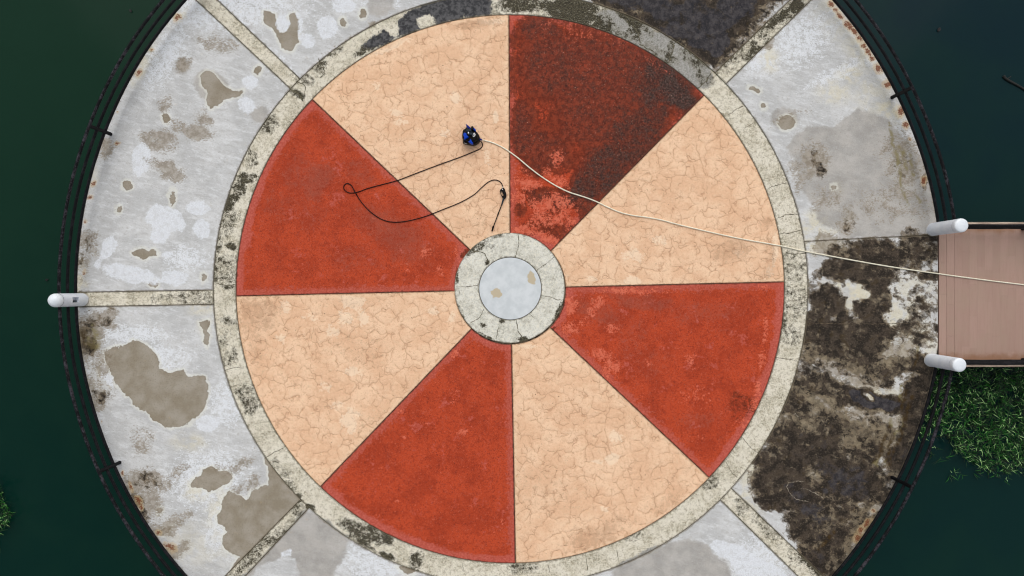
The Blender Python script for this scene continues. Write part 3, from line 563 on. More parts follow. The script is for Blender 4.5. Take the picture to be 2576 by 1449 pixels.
n = NM('joint_dirt', .95, .1); M['joint'] = n.done(n.mix(n.ss(n.noise(9, 4), .42, .58), lin((58, 50, 42)), lin((118, 104, 86))))
n = NM('crack_dirt', .95, .1); M['crack'] = n.done(n.mix(n.ss(n.noise(24, 3), .4, .6), lin((74, 70, 56)), lin((112, 106, 88))))
n = NM('pale_scratch', .9, .1); M['scratch'] = n.done(n.mix(n.ss(n.noise(20, 4, .7), .42, .55), lin((84, 76, 66)), lin((168, 158, 142))))
n = NM('old_fascia_concrete', .9, .2); M['fascia'] = n.done(n.mix(n.ss(n.noise(3, 5), .4, .6), lin((96, 92, 84)), lin((140, 134, 122))))

# ------------------------------------------------------------------ platform geometry
CD = (1283.5, 727.0)      # centre of the coloured disc
CP = (1281.5, 723.0)      # centre of the whole platform
R_DISC0, R_RING0, R_RING1, R_OUT = 139.0, 690.0, 748.0, 1089.0
RES = 3.0
def ang_on_line(line, c, r):
    """angle (picture axes, y up) where the line through two points crosses the circle c, r on the side of the line's first point"""
    (x0, y0), (x1, y1) = line
    ux, uy = x0 - x1, y0 - y1; L = math.hypot(ux, uy); ux /= L; uy /= L
    fx, fy = x1 - c[0], y1 - c[1]; b = fx * ux + fy * uy; q = fx * fx + fy * fy - r * r
    t = -b + math.sqrt(max(b * b - q, 0)); x, y = x1 + ux * t, y1 + uy * t
    return math.atan2(-(y - c[1]), x - c[0])
def sector(name, mat, parent, r0, r1, la=None, lb=None, gap=.7, c0=CD, c1=None, thick=.1, z=0.0, cut=None, cracks=(), crack_mat=None, kind=None, res=RES, rgap=.65):
    """one slab between two circles and two joint lines (la clockwise side, lb counter-clockwise side)"""
    c1 = c1 or c0
    r0 = r0 + rgap if r0 > 0 else 0.0; r1 = r1 - rgap
    nr = max(2, int((r1 - r0) / res)); us = np.concatenate([[0, .6 / (r1 - r0)], np.linspace(0, 1, nr + 1)[1:-1], [1 - .6 / (r1 - r0), 1]])
    full = la is None
    rm = (r0 + r1) / 2
    if full: span = 2 * math.pi
    else:
        a_, b_ = ang_on_line(la, c0, rm), ang_on_line(lb, c0, rm)
        while b_ < a_: b_ += 2 * math.pi
        span = b_ - a_
    na = max(6, int(span * (rm * .4 + r1 * .6) / res))
    vs = np.linspace(0, 1, na + 1)
    if not full: e = .6 / (span * rm); vs = np.concatenate([[0, e], vs[1:-1], [1 - e, 1]])
    X = np.zeros((len(us), len(vs))); Y = X.copy(); ED = X.copy()
    for i, u in enumerate(us):
        r = r0 + (r1 - r0) * u; c = (c0[0] + (c1[0] - c0[0]) * u, c0[1] + (c1[1] - c0[1]) * u)
        if full: a, b = 0, 2 * math.pi
        else:
            a, b = ang_on_line(la, c, r), ang_on_line(lb, c, r)
            while b < a: b += 2 * math.pi
            while b - a > 2 * math.pi: b -= 2 * math.pi
            a += gap / max(r, 1); b -= gap / max(r, 1)
        th = a + (b - a) * vs
        rr = np.full(th.shape, r)
        X[i] = c[0] + rr * np.cos(th); Y[i] = c[1] - rr * np.sin(th)
        if cut: X[i] = np.minimum(X[i], cut - (1 - u) * 0)
        dr = min(r - r0 if r0 > 0 else 1e3, r1 - r)
        de = np.full(th.shape, dr) if full else np.minimum(np.minimum(dr, r * (th - a)), r * (b - th))
        ED[i] = de
    zt = np.full(X.shape, z)
    if r0 > 0: zt[0] -= .005
    zt[-1] -= .005
    if not full: zt[:, 0] -= .005; zt[:, -1] -= .005
    px, py = X.ravel(), Y.ravel()
    V = np.stack([(px - 1288) * S, (724.5 - py) * S, zt.ravel()], 1)
    nu, nv = X.shape
    idx = np.arange(nu * nv).reshape(nu, nv)
    q = np.stack([idx[:-1, :-1], idx[1:, :-1], idx[1:, 1:], idx[:-1, 1:]], -1).reshape(-1, 4)
    faces = q.tolist()
    verts = V.tolist(); nb = len(verts)
    # skirts
    def skirt(ids, flip):
        b = len(verts)
        for k in ids: v = verts[k]; verts.append([v[0], v[1], z - thick])
        for j in range(len(ids) - 1):
            f = [ids[j], ids[j + 1], b + j + 1, b + j]; faces.append(f[::-1] if flip else f)
    skirt(idx[-1].tolist(), True)
    if r0 > 0: skirt(idx[0].tolist(), False)
    if not full: skirt(idx[:, 0].tolist(), True); skirt(idx[:, -1].tolist(), False)
    nmain = len(faces); fm = [0] * nmain
    rng = random.Random(hash(name) % 1000 + int(r0))
    for cr in cracks:
        pts, wd = cr[0], cr[1]
        P = []
        for j in range(len(pts) - 1):
            (x0, y0), (x1, y1) = pts[j], pts[j + 1]; L = math.hypot(x1 - x0, y1 - y0); k = max(2, int(L / 4))
            for t in range(k):
                s_ = t / k; jx, jy = rng.uniform(-1, 1) * wd * .7, rng.uniform(-1, 1) * wd * .7
                P.append((x0 + (x1 - x0) * s_ + jx, y0 + (y1 - y0) * s_ + jy))
        P.append(pts[-1]); b = len(verts); mi_ = cr[2] if len(cr) > 2 else 1
        for j, p in enumerate(P):
            a_ = P[max(j - 1, 0)]; c_ = P[min(j + 1, len(P) - 1)]; tx, ty = c_[0] - a_[0], c_[1] - a_[1]; L = math.hypot(tx, ty) or 1
            wj = wd * .5 * rng.uniform(.45, 1.35) * (.35 if j in (0, len(P) - 1) else 1)
            for sg in (-1, 1):
                x, y = p[0] - ty / L * wj * sg, p[1] + tx / L * wj * sg
                verts.append([(x - 1288) * S, (724.5 - y) * S, z + .002])
        for j in range(len(P) - 1): faces.append([b + 2 * j, b + 2 * j + 1, b + 2 * j + 3, b + 2 * j + 2]); fm.append(mi_)
    o = mesh_obj(name, verts, faces, [mat, crack_mat or M['joint'], M['scratch']], parent, False, fm)
    A, B, C = fields(px, py, kind)
    C = np.concatenate([C, np.clip(ED.ravel() / 30.0, 0, 1)[:, None]], 1)
    N = len(verts)
    for nm, arr in (('wear_a', A), ('wear_b', B), ('wear_c', C)):
        at = o.data.attributes.new(nm, 'FLOAT_COLOR', 'POINT'); full_ = np.zeros((N, 4), np.float32); full_[:nb] = arr
        if nm == 'wear_c': full_[nb:, 3] = .5
        at.data.foreach_set('color', full_.ravel())
    bm = bmesh.new(); bm.from_mesh(o.data)
    flip = [f for f in bm.faces if abs(f.normal.z) > .5 and f.normal.z < 0]
    if flip: bmesh.ops.reverse_faces(bm, faces=flip)
    bm.to_mesh(o.data); bm.free()
    return o

plat = empty('round_platform', (0, 0, 0))
tag(plat, 'large round concrete platform standing in dark water, painted with red and peach wedges', 'platform')
# wedge joints, counter-clockwise from the right
J = {'E': ((1972, 709), (1421, 722)), 'NE': ((1771, 240), (1395, 622)), 'N': ((1280, 37), (1283, 587)), 'NW': ((788, 252), (1181, 627)),
     'W': ((594, 745), (1144, 732)), 'SW': ((808, 1222), (1185, 828)), 'S': ((1297, 1418), (1287, 864)), 'SE': ((1781, 1199), (1388, 828))}
wed = [('E', 'NE', 'peach', 'peach wedge crossed by the white hose, right of the mouldy red wedge'),
       ('NE', 'N', 'red', 'red wedge blackened all over with mould'),
       ('N', 'NW', 'peach', 'peach wedge with the pressure washer and lance on it'),
       ('NW', 'W', 'red', 'red wedge with a bend of the black hose lying on it'),
       ('W', 'SW', 'peach', 'peach wedge at the lower left, below the plain left red wedge'),
       ('SW', 'S', 'red', 'evenly coloured bright red wedge at the bottom'),
       ('S', 'SE', 'peach', 'cleanest peach wedge with the clearest crackle, at the bottom'),
       ('SE', 'E', 'red', 'red wedge with salmon flaking paint, facing the footbridge')]
for a, b, m, lab in wed:
    o = sector(m + '_wedge', M[m], plat, R_DISC0, R_RING0, J[a], J[b], .75, CD, kind='wedge'); tag(o, lab)
RC = [(ZP(3, [(345,870),(400,825),(460,800)]), 1.6), (ZP(3, [(470,965),(540,925)]), 1.2), (ZP(3, [(110,670),(180,610),(210,550)]), 3), (ZP(3, [(640,1420),(700,1400),(790,1380)]), 1.6),
      (ZP(6, [(712,197),(780,172),(870,165)]), 1.8), (ZP(6, [(735,312),(820,310),(895,285)]), 1.8), (ZP(6, [(775,460),(850,470),(935,460)]), 1.6), (ZP(6, [(690,1245),(780,1260),(875,1278)]), 1.4),
      (ZP(9, [(440,390),(480,440),(520,490),(575,520)]), 1.2), (ZP(9, [(320,580),(350,630),(370,670),(415,705)]), 1.3), (ZP(7, [(1995,562),(2080,510),(2150,478)]), 1.4), (ZP(7, [(1740,20),(1800,5),(1890,40)]), 1.0),
      (ZP(1, [(2175,665),(2210,690),(2250,705),(2290,765)]), 4.5), (ZP(1, [(2400,440),(2440,500),(2450,560),(2410,590)]), 2), (ZP(1, [(2230,610),(2310,650),(2290,720)]), 2.2), (ZP(4, [(1690,400),(1750,410),(1780,420)]), 3.2),
      (ZP(4, [(1640,690),(1700,705),(1780,700)]), 2), (ZP(4, [(1650,245),(1720,240),(1800,250)]), 1.2), (ZP(1, [(1780,1320),(1850,1350),(1890,1360)]), 3), (ZP(8, [(1845,1280),(1850,1340),(1862,1410)]), 1.3), (ZP(8, [(2080,1250),(2092,1340)]), 1.1),
      (ZP(8, [(1560,1365),(1575,1430)]), 1.2), (ZP(8, [(915,1350),(920,1420)]), 1.2), (ZP(2, [(2510,330),(2500,400),(2470,480)]), 3.4), (ZP(2, [(2250,330),(2330,380),(2380,400),(2370,430)]), 2.6), (ZP(2, [(2560,300),(2500,340)]), 2.6), (ZP(2, [(2150,160),(2230,230),(2260,330)]), 2.2),
      (ZP(8, [(80,1110),(110,1030)]), 2.0), (ZP(4, [(1690,1350),(1780,1320),(1840,1330)]), 1.2), (ZP(3, [(0,340),(60,410),(120,450),(200,520)]), 2.2)]
tag(sector('kerb_ring', M['ring'], plat, R_RING0, R_RING1, None, None, 0, CD, (1284.5, 727), cracks=RC, crack_mat=M['crack'], kind='ring'), 'cream render kerb ring round the wedges, black with moss at the top')
CC = [(ZP(5, p), w_) for p, w_ in [([(1340,318),(1335,420),(1315,497)], 1.7), ([(1608,488),(1540,545),(1473,592)], 1.2), ([(1505,783),(1580,790),(1620,812),(1665,815)], 1.2), ([(1318,965),(1335,1050),(1375,1118)], 1.9), ([(1190,1010),(1178,1060),(1168,1112)], 1.3),
      ([(1078,880),(1045,945),(968,992)], 1.3), ([(1038,700),(950,717),(862,716)], 1.5), ([(1108,530),(1085,465),(1050,452),(985,445)], 2.0), ([(1420,920),(1465,955)], .9), ([(890,740),(895,775)], 1.4)]]
tag(sector('centre_ring', M['centre'], plat, 78.5, R_DISC0, None, None, 0, (1283.5, 726), (1282, 724.5), cracks=CC, crack_mat=M['crack'], z=.012, res=2.5))
tag(sector('centre_disc', M['disc'], plat, 0.0, 78.5, None, None, 0, (1283.5, 726), z=.012, res=2.5))
# divider strips: (clockwise edge line, counter-clockwise edge line), first point outside
def ext(a, b, t=400):
    L = math.hypot(a[0] - b[0], a[1] - b[1]); return ((a[0] + (a[0] - b[0]) / L * t, a[1] + (a[1] - b[1]) / L * t), b)
ST = {'NE': (ext((2040.6, 0), (1829, 208)), ext((1985.6, 1.7), (1799, 183))),
      'N': (ext((1299, -300), (1302, -20)), ext((1263, -300), (1266, -20))),
      'NW': (ext((546.7, 0), (750, 194)), ext((493, 0), (725, 218))),
      'W': (ext((225, 735), (533, 729.7)), ext((225, 771.3), (533, 766))),
      'SW': (ext((566.8, 1449), (755.4, 1257.8)), ext((617.4, 1449), (777.8, 1277))),
      'S': (ext((1272, 1750), (1270, 1470)), ext((1310, 1750), (1306, 1470))),
      'SE': (ext((2005.6, 1447.7), (1812, 1257.7)), ext((2067, 1446), (1837, 1226)))}
EJ = ((2353, 591), (2032, 607))
order = ['NE', 'N', 'NW', 'W', 'SW', 'S', 'SE']
for k in order:
    tag(sector('divider_strip', M['ring'], plat, R_RING1, R_OUT, ST[k][0], ST[k][1], .6, (1284.5, 727), CP))
panels = [(EJ, ST['NE'][0], 'pale grey panel with a row of rust spots along its rim'), (ST['NE'][1], ST['N'][0], 'panel turned blue black with mould'),
          (ST['N'][1], ST['NW'][0], 'pale panel with a V shaped tan stain'), (ST['NW'][1], ST['W'][0], 'pale panel with round white lime patches and a bone shaped tan stain'),
          (ST['W'][1], ST['SW'][0], 'pale panel with the largest tan damp patch'), (ST['SW'][1], ST['S'][0], None), (ST['S'][1], ST['SE'][0], None),
          (ST['SE'][1], EJ, 'panel stained dark brown and black beside the footbridge')]
OC = [(ZP(6, [(948,992),(1400,996),(1915,988)]), 1.2), (ZP(6, [(1500,645),(1700,655),(1915,658)]), .9)]
arcs = [ZP(9, [(920,738),(860,732),(800,745),(785,775),(810,830),(860,870),(965,892)]), ZP(9, [(895,788),(930,790),(990,820),(1060,860)]), ZP(9, [(820,235),(850,225),(890,260)])]
OC += [(p, 1.5, 2) for p in arcs]
for i, (a, b, lab) in enumerate(panels):
    o = sector('outer_panel', M['concrete'], plat, R_RING1, R_OUT, a, b, .6, (1284.5, 727), CP, cut=2359.0, cracks=OC if i == 7 else (), kind='panel')
    tag(o, lab)
# sub base under the joints, rim beam and piles
mb = MB(); cx, cy, _ = W(*CP)
mb.lathe([((R_OUT - 8) * S, -.42), ((R_OUT - 8) * S, -.025), ((R_OUT - 9) * S, -.022)], 128, (cx, cy))
mb.build('sub_base', M['joint'], plat, False)
for k in range(12):
    a = R(15 + 30 * k); mb = MB(); mb.lathe([(.2, -4), (.2, -.4)], 20, (cx + 7.6 * math.cos(a), cy + 7.6 * math.sin(a)))
    mb.build('pile', M['fascia'], plat)

# ------------------------------------------------------------------ water
n = NM('lake_water', .1, .1)
f = n.noise(.09, 3, .5); g = n.noise(.5, 4, .55)
sep = n.t.nodes.new('ShaderNodeSeparateXYZ'); n.L(n.co, sep.inputs[0])
fx = n.ss(sep.outputs[0], -9, 9); fy = n.ss(sep.outputs[1], -7, 7)
c1 = n.mix(fy, lin((2, 36, 30)), lin((14, 44, 30))); c2 = n.mix(fy, lin((8, 38, 36)), lin((8, 34, 40)))
wc = n.mix(fx, c1, c2); wc = n.mix(n.ss(g, .35, .7, 0, .25), wc, lin((20, 50, 36)))
n.bump(n.noise(2.2, 3, .5), .08, .02)
M['water'] = n.done(wc)
mesh_obj('water', [(-300, -300, -1.1), (300, -300, -1.1), (300, 300, -1.1), (-300, 300, -1.1)], [(0, 1, 2, 3)], M['water'])
bpy.data.objects['water']['kind'] = 'structure'

# ------------------------------------------------------------------ railings
def rail_mat(name, flake):
    n = NM(name, .6, .15)
    f = n.noise(7, 5, .7); g = n.noise(30, 4, .7)
    base = n.mix(n.ss(g, .4, .65), lin((4, 5, 8)), lin((12, 14, 18)))
    base = n.mix(n.ss(n.m('ADD', n.m('MULTIPLY', f, .6), n.m('MULTIPLY', g, .4)), .47, .6, 0, flake), base, lin((78, 74, 82)))
    base = n.mix(n.ss(n.noise(11, 5, .7), .6, .72, 0, .6), base, lin((34, 20, 17)))
    n.bump(g, .3, .003); return n.done(base)
M['rail'] = rail_mat('black_rail_paint', .12); M['toprail'] = rail_mat('flaking_rail_paint', .6); M['post'] = rail_mat('black_post_paint', .08)
RP = 1074.5 * S; ccx, ccy, _ = W(*CP)
def arc_pts(a0, a1, z, rr=RP):
    k = max(8, int(abs(a1 - a0) / 1.2))
    rng = random.Random(int(z * 1000) + int(a0)); return [(ccx + (rr + math.sin(t * 40) * .004) * math.cos(R(a0 + (a1 - a0) * t)), ccy + (rr + math.sin(t * 40) * .004) * math.sin(R(a0 + (a1 - a0) * t)), z + math.sin(t * 57) * .004) for t in np.linspace(0, 1, k + 1)]
RAILZ = (.225, .495, .765)
def post(parent, x, y, h=.79):
    mb = MB(); mb.tube([(x, y, 0.0), (x, y, h - .03)], .039, 14)
    mb.build('post', M['post'], parent)
def railing(name, label, a0, a1, posts):
    t = empty(name, (0, 0, 0)); tag(t, label, 'railing', 'curved railings round the platform')
    for i, z in enumerate(RAILZ):
        MB().tube(arc_pts(a0, a1, z), .032 if i == 2 else .031, 12).build('rail', M['toprail'] if i == 2 else M['rail'], t)
    for a in posts: post(t, ccx + RP * math.cos(R(a)), ccy + RP * math.sin(R(a)))
railing('curved_railing', 'black three-rail curved railing running round the rim above the lone left bollard', 7.9, 181.3, [26.4, 47.5, 69, 91, 113.6, 136.4, 158.97])
railing('curved_railing', 'black three-rail curved railing running round the rim below the lone left bollard', 182.1, 350.1, [204.2, 226.8, 249.4, 271, 292, 313, 333.6])

# ------------------------------------------------------------------ footbridge
fb = empty('footbridge', (0, 0, 0)); tag(fb, 'pinkish brown plank footbridge joining the platform on the right', 'footbridge')
rng = random.Random(4)
mb = MB(); x = 2362.0
y_top, y_bot = 565.0, 916.5
def box_dp(mb, x0, x1, y0, y1, z0, z1):
    X0, Y0, _ = W(x0, y1); X1, Y1, _ = W(x1, y0); mb.box(X0, X1, Y0, Y1, z0, z1)
ci = 0
firsts = [609, 620, 640, 600, 655, 630, 590]
while x < 2362 + 19.3 * 60:
    ys = [y_top]; y = (661 if ci == 0 else 565 + rng.uniform(15, 80))
    while y < y_bot - 8: ys.append(y); y += 80
    ys.append(y_bot)
    for a, b in zip(ys[:-1], ys[1:]): box_dp(mb, x + (.5 if ci < 3 else .05), x + 19.3 - .05, a + (.15 if ci < 2 else .05), b - .05, -.05, rng.uniform(-.0004, .0004))
    x += 19.3; ci += 1
n = NM('pinkish_planks', .65, .3); isl = n.island()
gr = n.noise(1, 5, .65, .2, n.mapping((26, 2, 1))); g2 = n.noise(2.2, 4, .6)
sep = n.t.nodes.new('ShaderNodeSeparateXYZ'); n.L(n.co, sep.inputs[0])
pc = n.mix(isl, lin((160, 131, 118)), lin((168, 138, 125))); pc = n.mix(n.ss(gr, .4, .7, 0, .35), pc, lin((150, 122, 106)))
pc = n.mix(n.ss(g2, .4, .65, 0, .35), pc, lin((160, 138, 120)))
d1 = n.ss(n.m('ADD', sep.outputs[1], n.m('MULTIPLY', n.noise(5, 3), .25)), 1.28, 1.45); d2 = n.ss(n.m('ADD', sep.outputs[1], n.m('MULTIPLY', n.noise(5, 3), -.3)), -1.52, -1.72)
pc = n.mix(n.m('MULTIPLY', n.m('MAXIMUM', d1, d2), .75), pc, lin((132, 92, 62)))
n.bump(gr, .25, .004)
M['plank'] = n.done(pc)
mb.build('plank_deck', M['plank'], fb, False)
n = NM('edge_beam_paint', .7, .3); g = n.noise(1, 4, .6, 0, n.mapping((2, 20, 1))); M['beam'] = n.done(n.mix(n.ss(g, .4, .65), lin((150, 130, 116)), lin((196, 176, 158))))
for a, b in ((558.8, 564.6), (917.0, 922.8)):
    mb = MB(); box_dp(mb, 2362, 3520, a, b, -.3, .02); mb.build('edge_beam', M['beam'], fb, False, .006)
mb = MB()
for yy in (600, 740, 880): box_dp(mb, 2365, 3520, yy - 8, yy + 8, -.25, -.055)
mb.build('bearer', M['fascia'], fb, False)
for px_ in (2600, 2900, 3200):
    for yy in (600, 880): mb = MB(); X, Y, _ = W(px_, yy); mb.lathe([(.14, -4), (.14, -.25)], 16, (X, Y)); mb.build('pile', M['fascia'], fb)
for yy, lab in ((724.5 - 149, 'straight black railing along the upper edge of the footbridge'), (724.5 + 180.5, 'straight black railing along the lower edge of the footbridge')):
    t = empty('straight_railing'); tag(t, lab, 'railing', 'straight railings of the footbridge')
    X0, Y, _ = W(2358, yy); X1 = W(3520, yy)[0]
    for i, z in enumerate(RAILZ):
        pts = [(X0 + .06 + (X1 - X0) * q, Y + math.sin(q * 60) * .003, z) for q in np.linspace(0, 1, 40)]
        MB().tube(pts, .029 if i == 2 else .027, 12).build('rail', M['rail'], t)
    xx = W(2572, yy)[0]
    while xx < X1: post(t, xx, Y); xx += 1.9

# ------------------------------------------------------------------ bollards
n = NM('white_bollard_paint', .45, .4); f = n.noise(5, 4, .6); g = n.noise(40, 3, .6)
wp = n.mix(n.ss(f, .35, .65), lin((214, 219, 228)), lin((226, 230, 236))); wp = n.mix(n.ss(g, .64, .76, 0, .3), wp, lin((170, 168, 165)))
sep = n.t.nodes.new('ShaderNodeSeparateXYZ'); n.L(n.co, sep.inputs[0])
wp = n.mix(n.m('MULTIPLY', n.ss(sep.outputs[2], .06, .0), n.ss(f, .35, .6, .3, .9)), wp, lin((150, 140, 122)))
n.bump(g, .1, .002); M['white'] = n.done(wp)
n = NM('white_cap_paint', .35, .5); f = n.noise(9, 4, .6); M['cap'] = n.done(n.mix(n.ss(f, .4, .7), lin((226, 231, 236)), lin((218, 224, 230))))
n = NM('bollard_niche', .8, .2); M['niche'] = n.done(n.mix(n.ss(n.noise(9, 3), .4, .6), lin((70, 76, 82)), lin((120, 126, 134))))
RB = .1425
def bollard(dx, dy, label, domed, window):
    X, Y, _ = W(dx, dy); t = empty('bollard', (X, Y, 0)); tag(t, label, 'bollard')
    inward = math.atan2(-Y, -X)
    mb = MB()
    if not window:
        mb.lathe([(RB + .006, 0), (RB + .006, .012), (RB, .018), (RB, .845)], 48)
        mb.build('shaft', M['white'], t)
    else:
        hw = math.asin(.056 / RB); angs = sorted(set([round(a, 5) for a in list(np.linspace(hw, 2 * math.pi - hw, 41)) + [-hw, -hw / 2, 0, hw / 2, hw]]))
        angs = [a for a in angs if a < 2 * math.pi - hw - 1e-3]; zs = [0, .345, .56, .84]
        N = len(angs)
        for z in zs:
            for a in angs: mb.v.append((RB * math.cos(a + inward), RB * math.sin(a + inward), z))
        for i in range(3):
            for k in range(N):
                k2 = (k + 1) % N
                if i == 1 and abs(angs[k]) <= hw + 1e-4 and angs[k] < hw - 1e-4: continue
                mb.f.append((i * N + k, i * N + k2, (i + 1) * N + k2, (i + 1) * N + k)); mb.m.append(0)
        sh = mb.build('shaft', M['white'], t)
        # recessed niche lining
        mb = MB(); ca, sa = math.cos(inward), math.sin(inward)
        def q(d, s_, z): return (d * ca - s_ * sa, d * sa + s_ * ca, z)
        fr = RB * math.cos(hw) + .002; bk = .045
        o_ = [q(fr, -.056, .345), q(fr, .056, .345), q(fr, .056, .56), q(fr, -.056, .56)]; i_ = [q(bk, -.056, .345), q(bk, .056, .345), q(bk, .056, .56), q(bk, -.056, .56)]
        mb.v = o_ + i_ + [q(RB, 0, .345), q(RB, 0, .56), q(RB * .975, -.03, .345), q(RB * .975, .03, .345), q(RB * .975, .03, .56), q(RB * .975, -.03, .56)]; mb.f = [(4, 5, 6, 7), (0, 10, 8, 11, 1, 5, 4), (1, 2, 6, 5), (2, 12, 9, 13, 3, 7, 6), (3, 0, 4, 7)]; mb.m = [0, 0, 0, 0, 0]
        mb.build('niche', M['white'], t, False)
        mb = MB(); mb.tube([q(bk + .03, -.03, .35), q(bk + .03, -.03, .46)], .02, 14); mb.build('socket', M['niche'], t)
        # top rim of opening and flat sill
        mb = MB(); hwid = .056
    if domed:
        MB().lathe([(RB - .014, .82), (RB - .014, .86)], 48).build('collar', M['niche'] , t)
        prof = [(RB - .001, .850), (RB, .89)] + [(RB * math.cos(a), .89 + .13 * math.sin(a)) for a in np.linspace(.1, 1.54, 14)]
        MB().lathe(prof, 48).build('dome_cap', M['cap'], t)
    else:
        MB().lathe([(RB - .008, .83), (RB - .008, .86)], 48).build('collar', M['niche'], t)
        MB().lathe([(RB, .857), (RB + .002, .865), (RB + .002, .945)], 48).build('band', M['white'], t)
        prof = [(RB - .001, .943), (RB + .001, .95), (RB, .962), (RB - .012, .978), (RB - .05, .988), (.05, .995), (.01, .997)]
        MB().lathe(prof, 48).build('flat_cap', M['cap'], t)
bollard(208.2, 753.8, 'white round bollard with a domed cap and a square niche, alone on the left rim', True, True)
bollard(2346, 577, 'white flat-topped bollard at the upper corner of the footbridge', False, False)
bollard(2341.4, 905.7, 'white flat-topped bollard at the lower corner of the footbridge, beside the weeds', False, False)

# ------------------------------------------------------------------ pressure washer, lance, hoses
def plain(name, c, rough=.4, spec=.5, c2=None):
    n = NM(name, rough, spec); f = n.noise(22, 4, .65)
    n.bump(f, .08, .002)
    return n.done(n.mix(n.ss(f, .35, .65), lin(c), lin(c2 or c)))
M['black'] = plain('black_plastic', (8, 7, 7), .4, .12, (16, 14, 14)); M['blue'] = plain('blue_plastic', (0, 52, 160), .35, .12, (4, 64, 184)); M['navy'] = plain('dark_blue_plastic', (4, 20, 96), .35, .15, (8, 30, 124))
M['grey'] = plain('dark_grey_rubber', (30, 40, 46), .5, .15, (44, 54, 62)); M['wht'] = plain('white_plastic', (232, 232, 232), .4, .4); M['hose_b'] = plain('black_hose_rubber', (32, 8, 6), .45, .15, (20, 6, 6))
M['hose_w'] = plain('cream_hose_pvc', (222, 214, 190), .4, .4, (236, 230, 210)); M['steel'] = plain('steel', (190, 188, 180), .3, .6)
PW = lambda pts: [(1140.4 + x / 19.64, 301.9 + y / 19.64) for x, y in pts]
pw = empty('pressure_washer', W(1184, 340)); tag(pw, 'small black and blue electric pressure washer standing on a peach wedge', 'pressure washer')
def pwp(name, pts, z0, z1, mat, bevel=.01, ts=1.0, parent=None):
    o = prism(name, PW(pts), z0, z1, mat, None, bevel, ts)
    o.parent = parent or pw
    o.data.transform(__import__('mathutils').Matrix.Translation((-pw.location.x, -pw.location.y, 0)))
    return o
body = pwp('body', [(640,300),(850,370),(1000,380),(1110,500),(1200,600),(1260,670),(1310,790),(1320,950),(1290,1050),(1210,1120),(1110,1195),(960,1215),(820,1205),(700,1175),(560,1130),(460,1090),(450,1030),(500,960),(440,890),(410,820),(430,560),(460,450),(560,400)], .02, .17, M['black'], .03, .93)
pwp('upper_shell', [(600,470),(700,420),(960,470),(1080,560),(1170,680),(1210,820),(1180,980),(1080,1080),(880,1110),(700,1060),(560,980),(500,820),(500,620)], .12, .265, M['black'], .035, .9)
pwp('rear_fin', [(625,200),(650,205),(850,370),(880,440),(850,470),(720,400),(640,310)], .05, .31, M['navy'], .008)
pwp('hose_reel', [(870,370),(900,300),(940,290),(990,320),(1010,400),(980,470),(900,460)], .05, .33, M['black'], .012)
pwp('side_fin', [(990,390),(1010,380),(1090,440),(1115,510),(1080,530),(1000,470)], .05, .315, M['blue'], .006)
pwp('blue_cover', [(540,610),(640,640),(660,740),(760,820),(700,870),(620,900),(570,940),(510,920),(540,850),(475,700)], .2, .345, M['blue'], .012)
pwp('front_fin', [(830,920),(870,970),(980,1150),(930,1175),(800,1110),(730,1040),(800,1030)], .15, .30, M['blue'], .006)
pwp('wheel', [(450,1090),(500,1070),(620,1100),(720,1150),(710,1180),(600,1175),(510,1145)], .0, .10, M['black'], .015)
pwp('wheel_hub', [(520,1120),(560,1115),(690,1155),(690,1172),(620,1170),(540,1140)], .08, .115, M['wht'], .004)
pwp('handle', [(770,600),(960,630),(940,740),(870,720),(760,700),(690,560),(620,560),(670,360),(700,380),(720,520)], .25, .36, M['grey'], .01)
pwp('lower_grip', [(690,560),(900,580),(880,460),(720,420)], .22, .335, M['grey'], .012)
pwp('switch', [(740,580),(770,600),(775,640),(750,670),(720,660),(712,610)], .30, .375, M['wht'], .004)
# badge: a white drop-shaped ring on the black cover
def ringpoly(name, outer, inner, z0, z1, mat, parent):
    k1 = (H - z1) / H; f = lambda p: ((p[0] - 1288) * S * k1 - pw.location.x, (724.5 - p[1]) * S * k1 - pw.location.y)
    O = [f(p) for p in PW(outer)]; I = [f(p) for p in PW(inner)]; n_ = len(O)
    v = [(x, y, z1) for x, y in O] + [(x, y, z1) for x, y in I] + [(x, y, z0) for x, y in O] + [(x, y, z0) for x, y in I]; fs = []
    for i in range(n_):
        j = (i + 1) % n_; fs += [(i, j, n_ + j, n_ + i), (2 * n_ + j, 2 * n_ + i, i, j), (n_ + i, n_ + j, 3 * n_ + j, 3 * n_ + i)]
    o = mesh_obj(name, v, fs, mat, parent); bm = bmesh.new(); bm.from_mesh(o.data); bmesh.ops.recalc_face_normals(bm, faces=bm.faces); bm.to_mesh(o.data); bm.free(); return o
ringpoly('badge', [(1030,620),(1080,680),(1100,730),(1060,800),(990,840),(960,800),(970,720),(990,670)], [(1030,665),(1045,690),(1045,730),(1035,780),(1000,800),(990,775),(998,720),(1010,680)], .268, .276, M['wht'], pw)
mb = MB(); a = W(1206, 350, .12); b = W(1212.5, 352, .10); mb.tube([(a[0] - pw.location.x, a[1] - pw.location.y, .12), (b[0] - pw.location.x, b[1] - pw.location.y, .10)], [.024, .018], 14); mb.build('inlet_coupling', M['navy'], pw)
def hose(name, pts, rad, mat, label, lift=None):
    P = smooth_pts(pts, 6); out = []
    for i, p in enumerate(P):
        z = rad + (lift(i / len(P), p) if lift else 0); out.append(W(p[0], p[1], z))
    o = MB().tube(out, rad, 10).build(name, mat, None); return tag(o, label, 'hose')
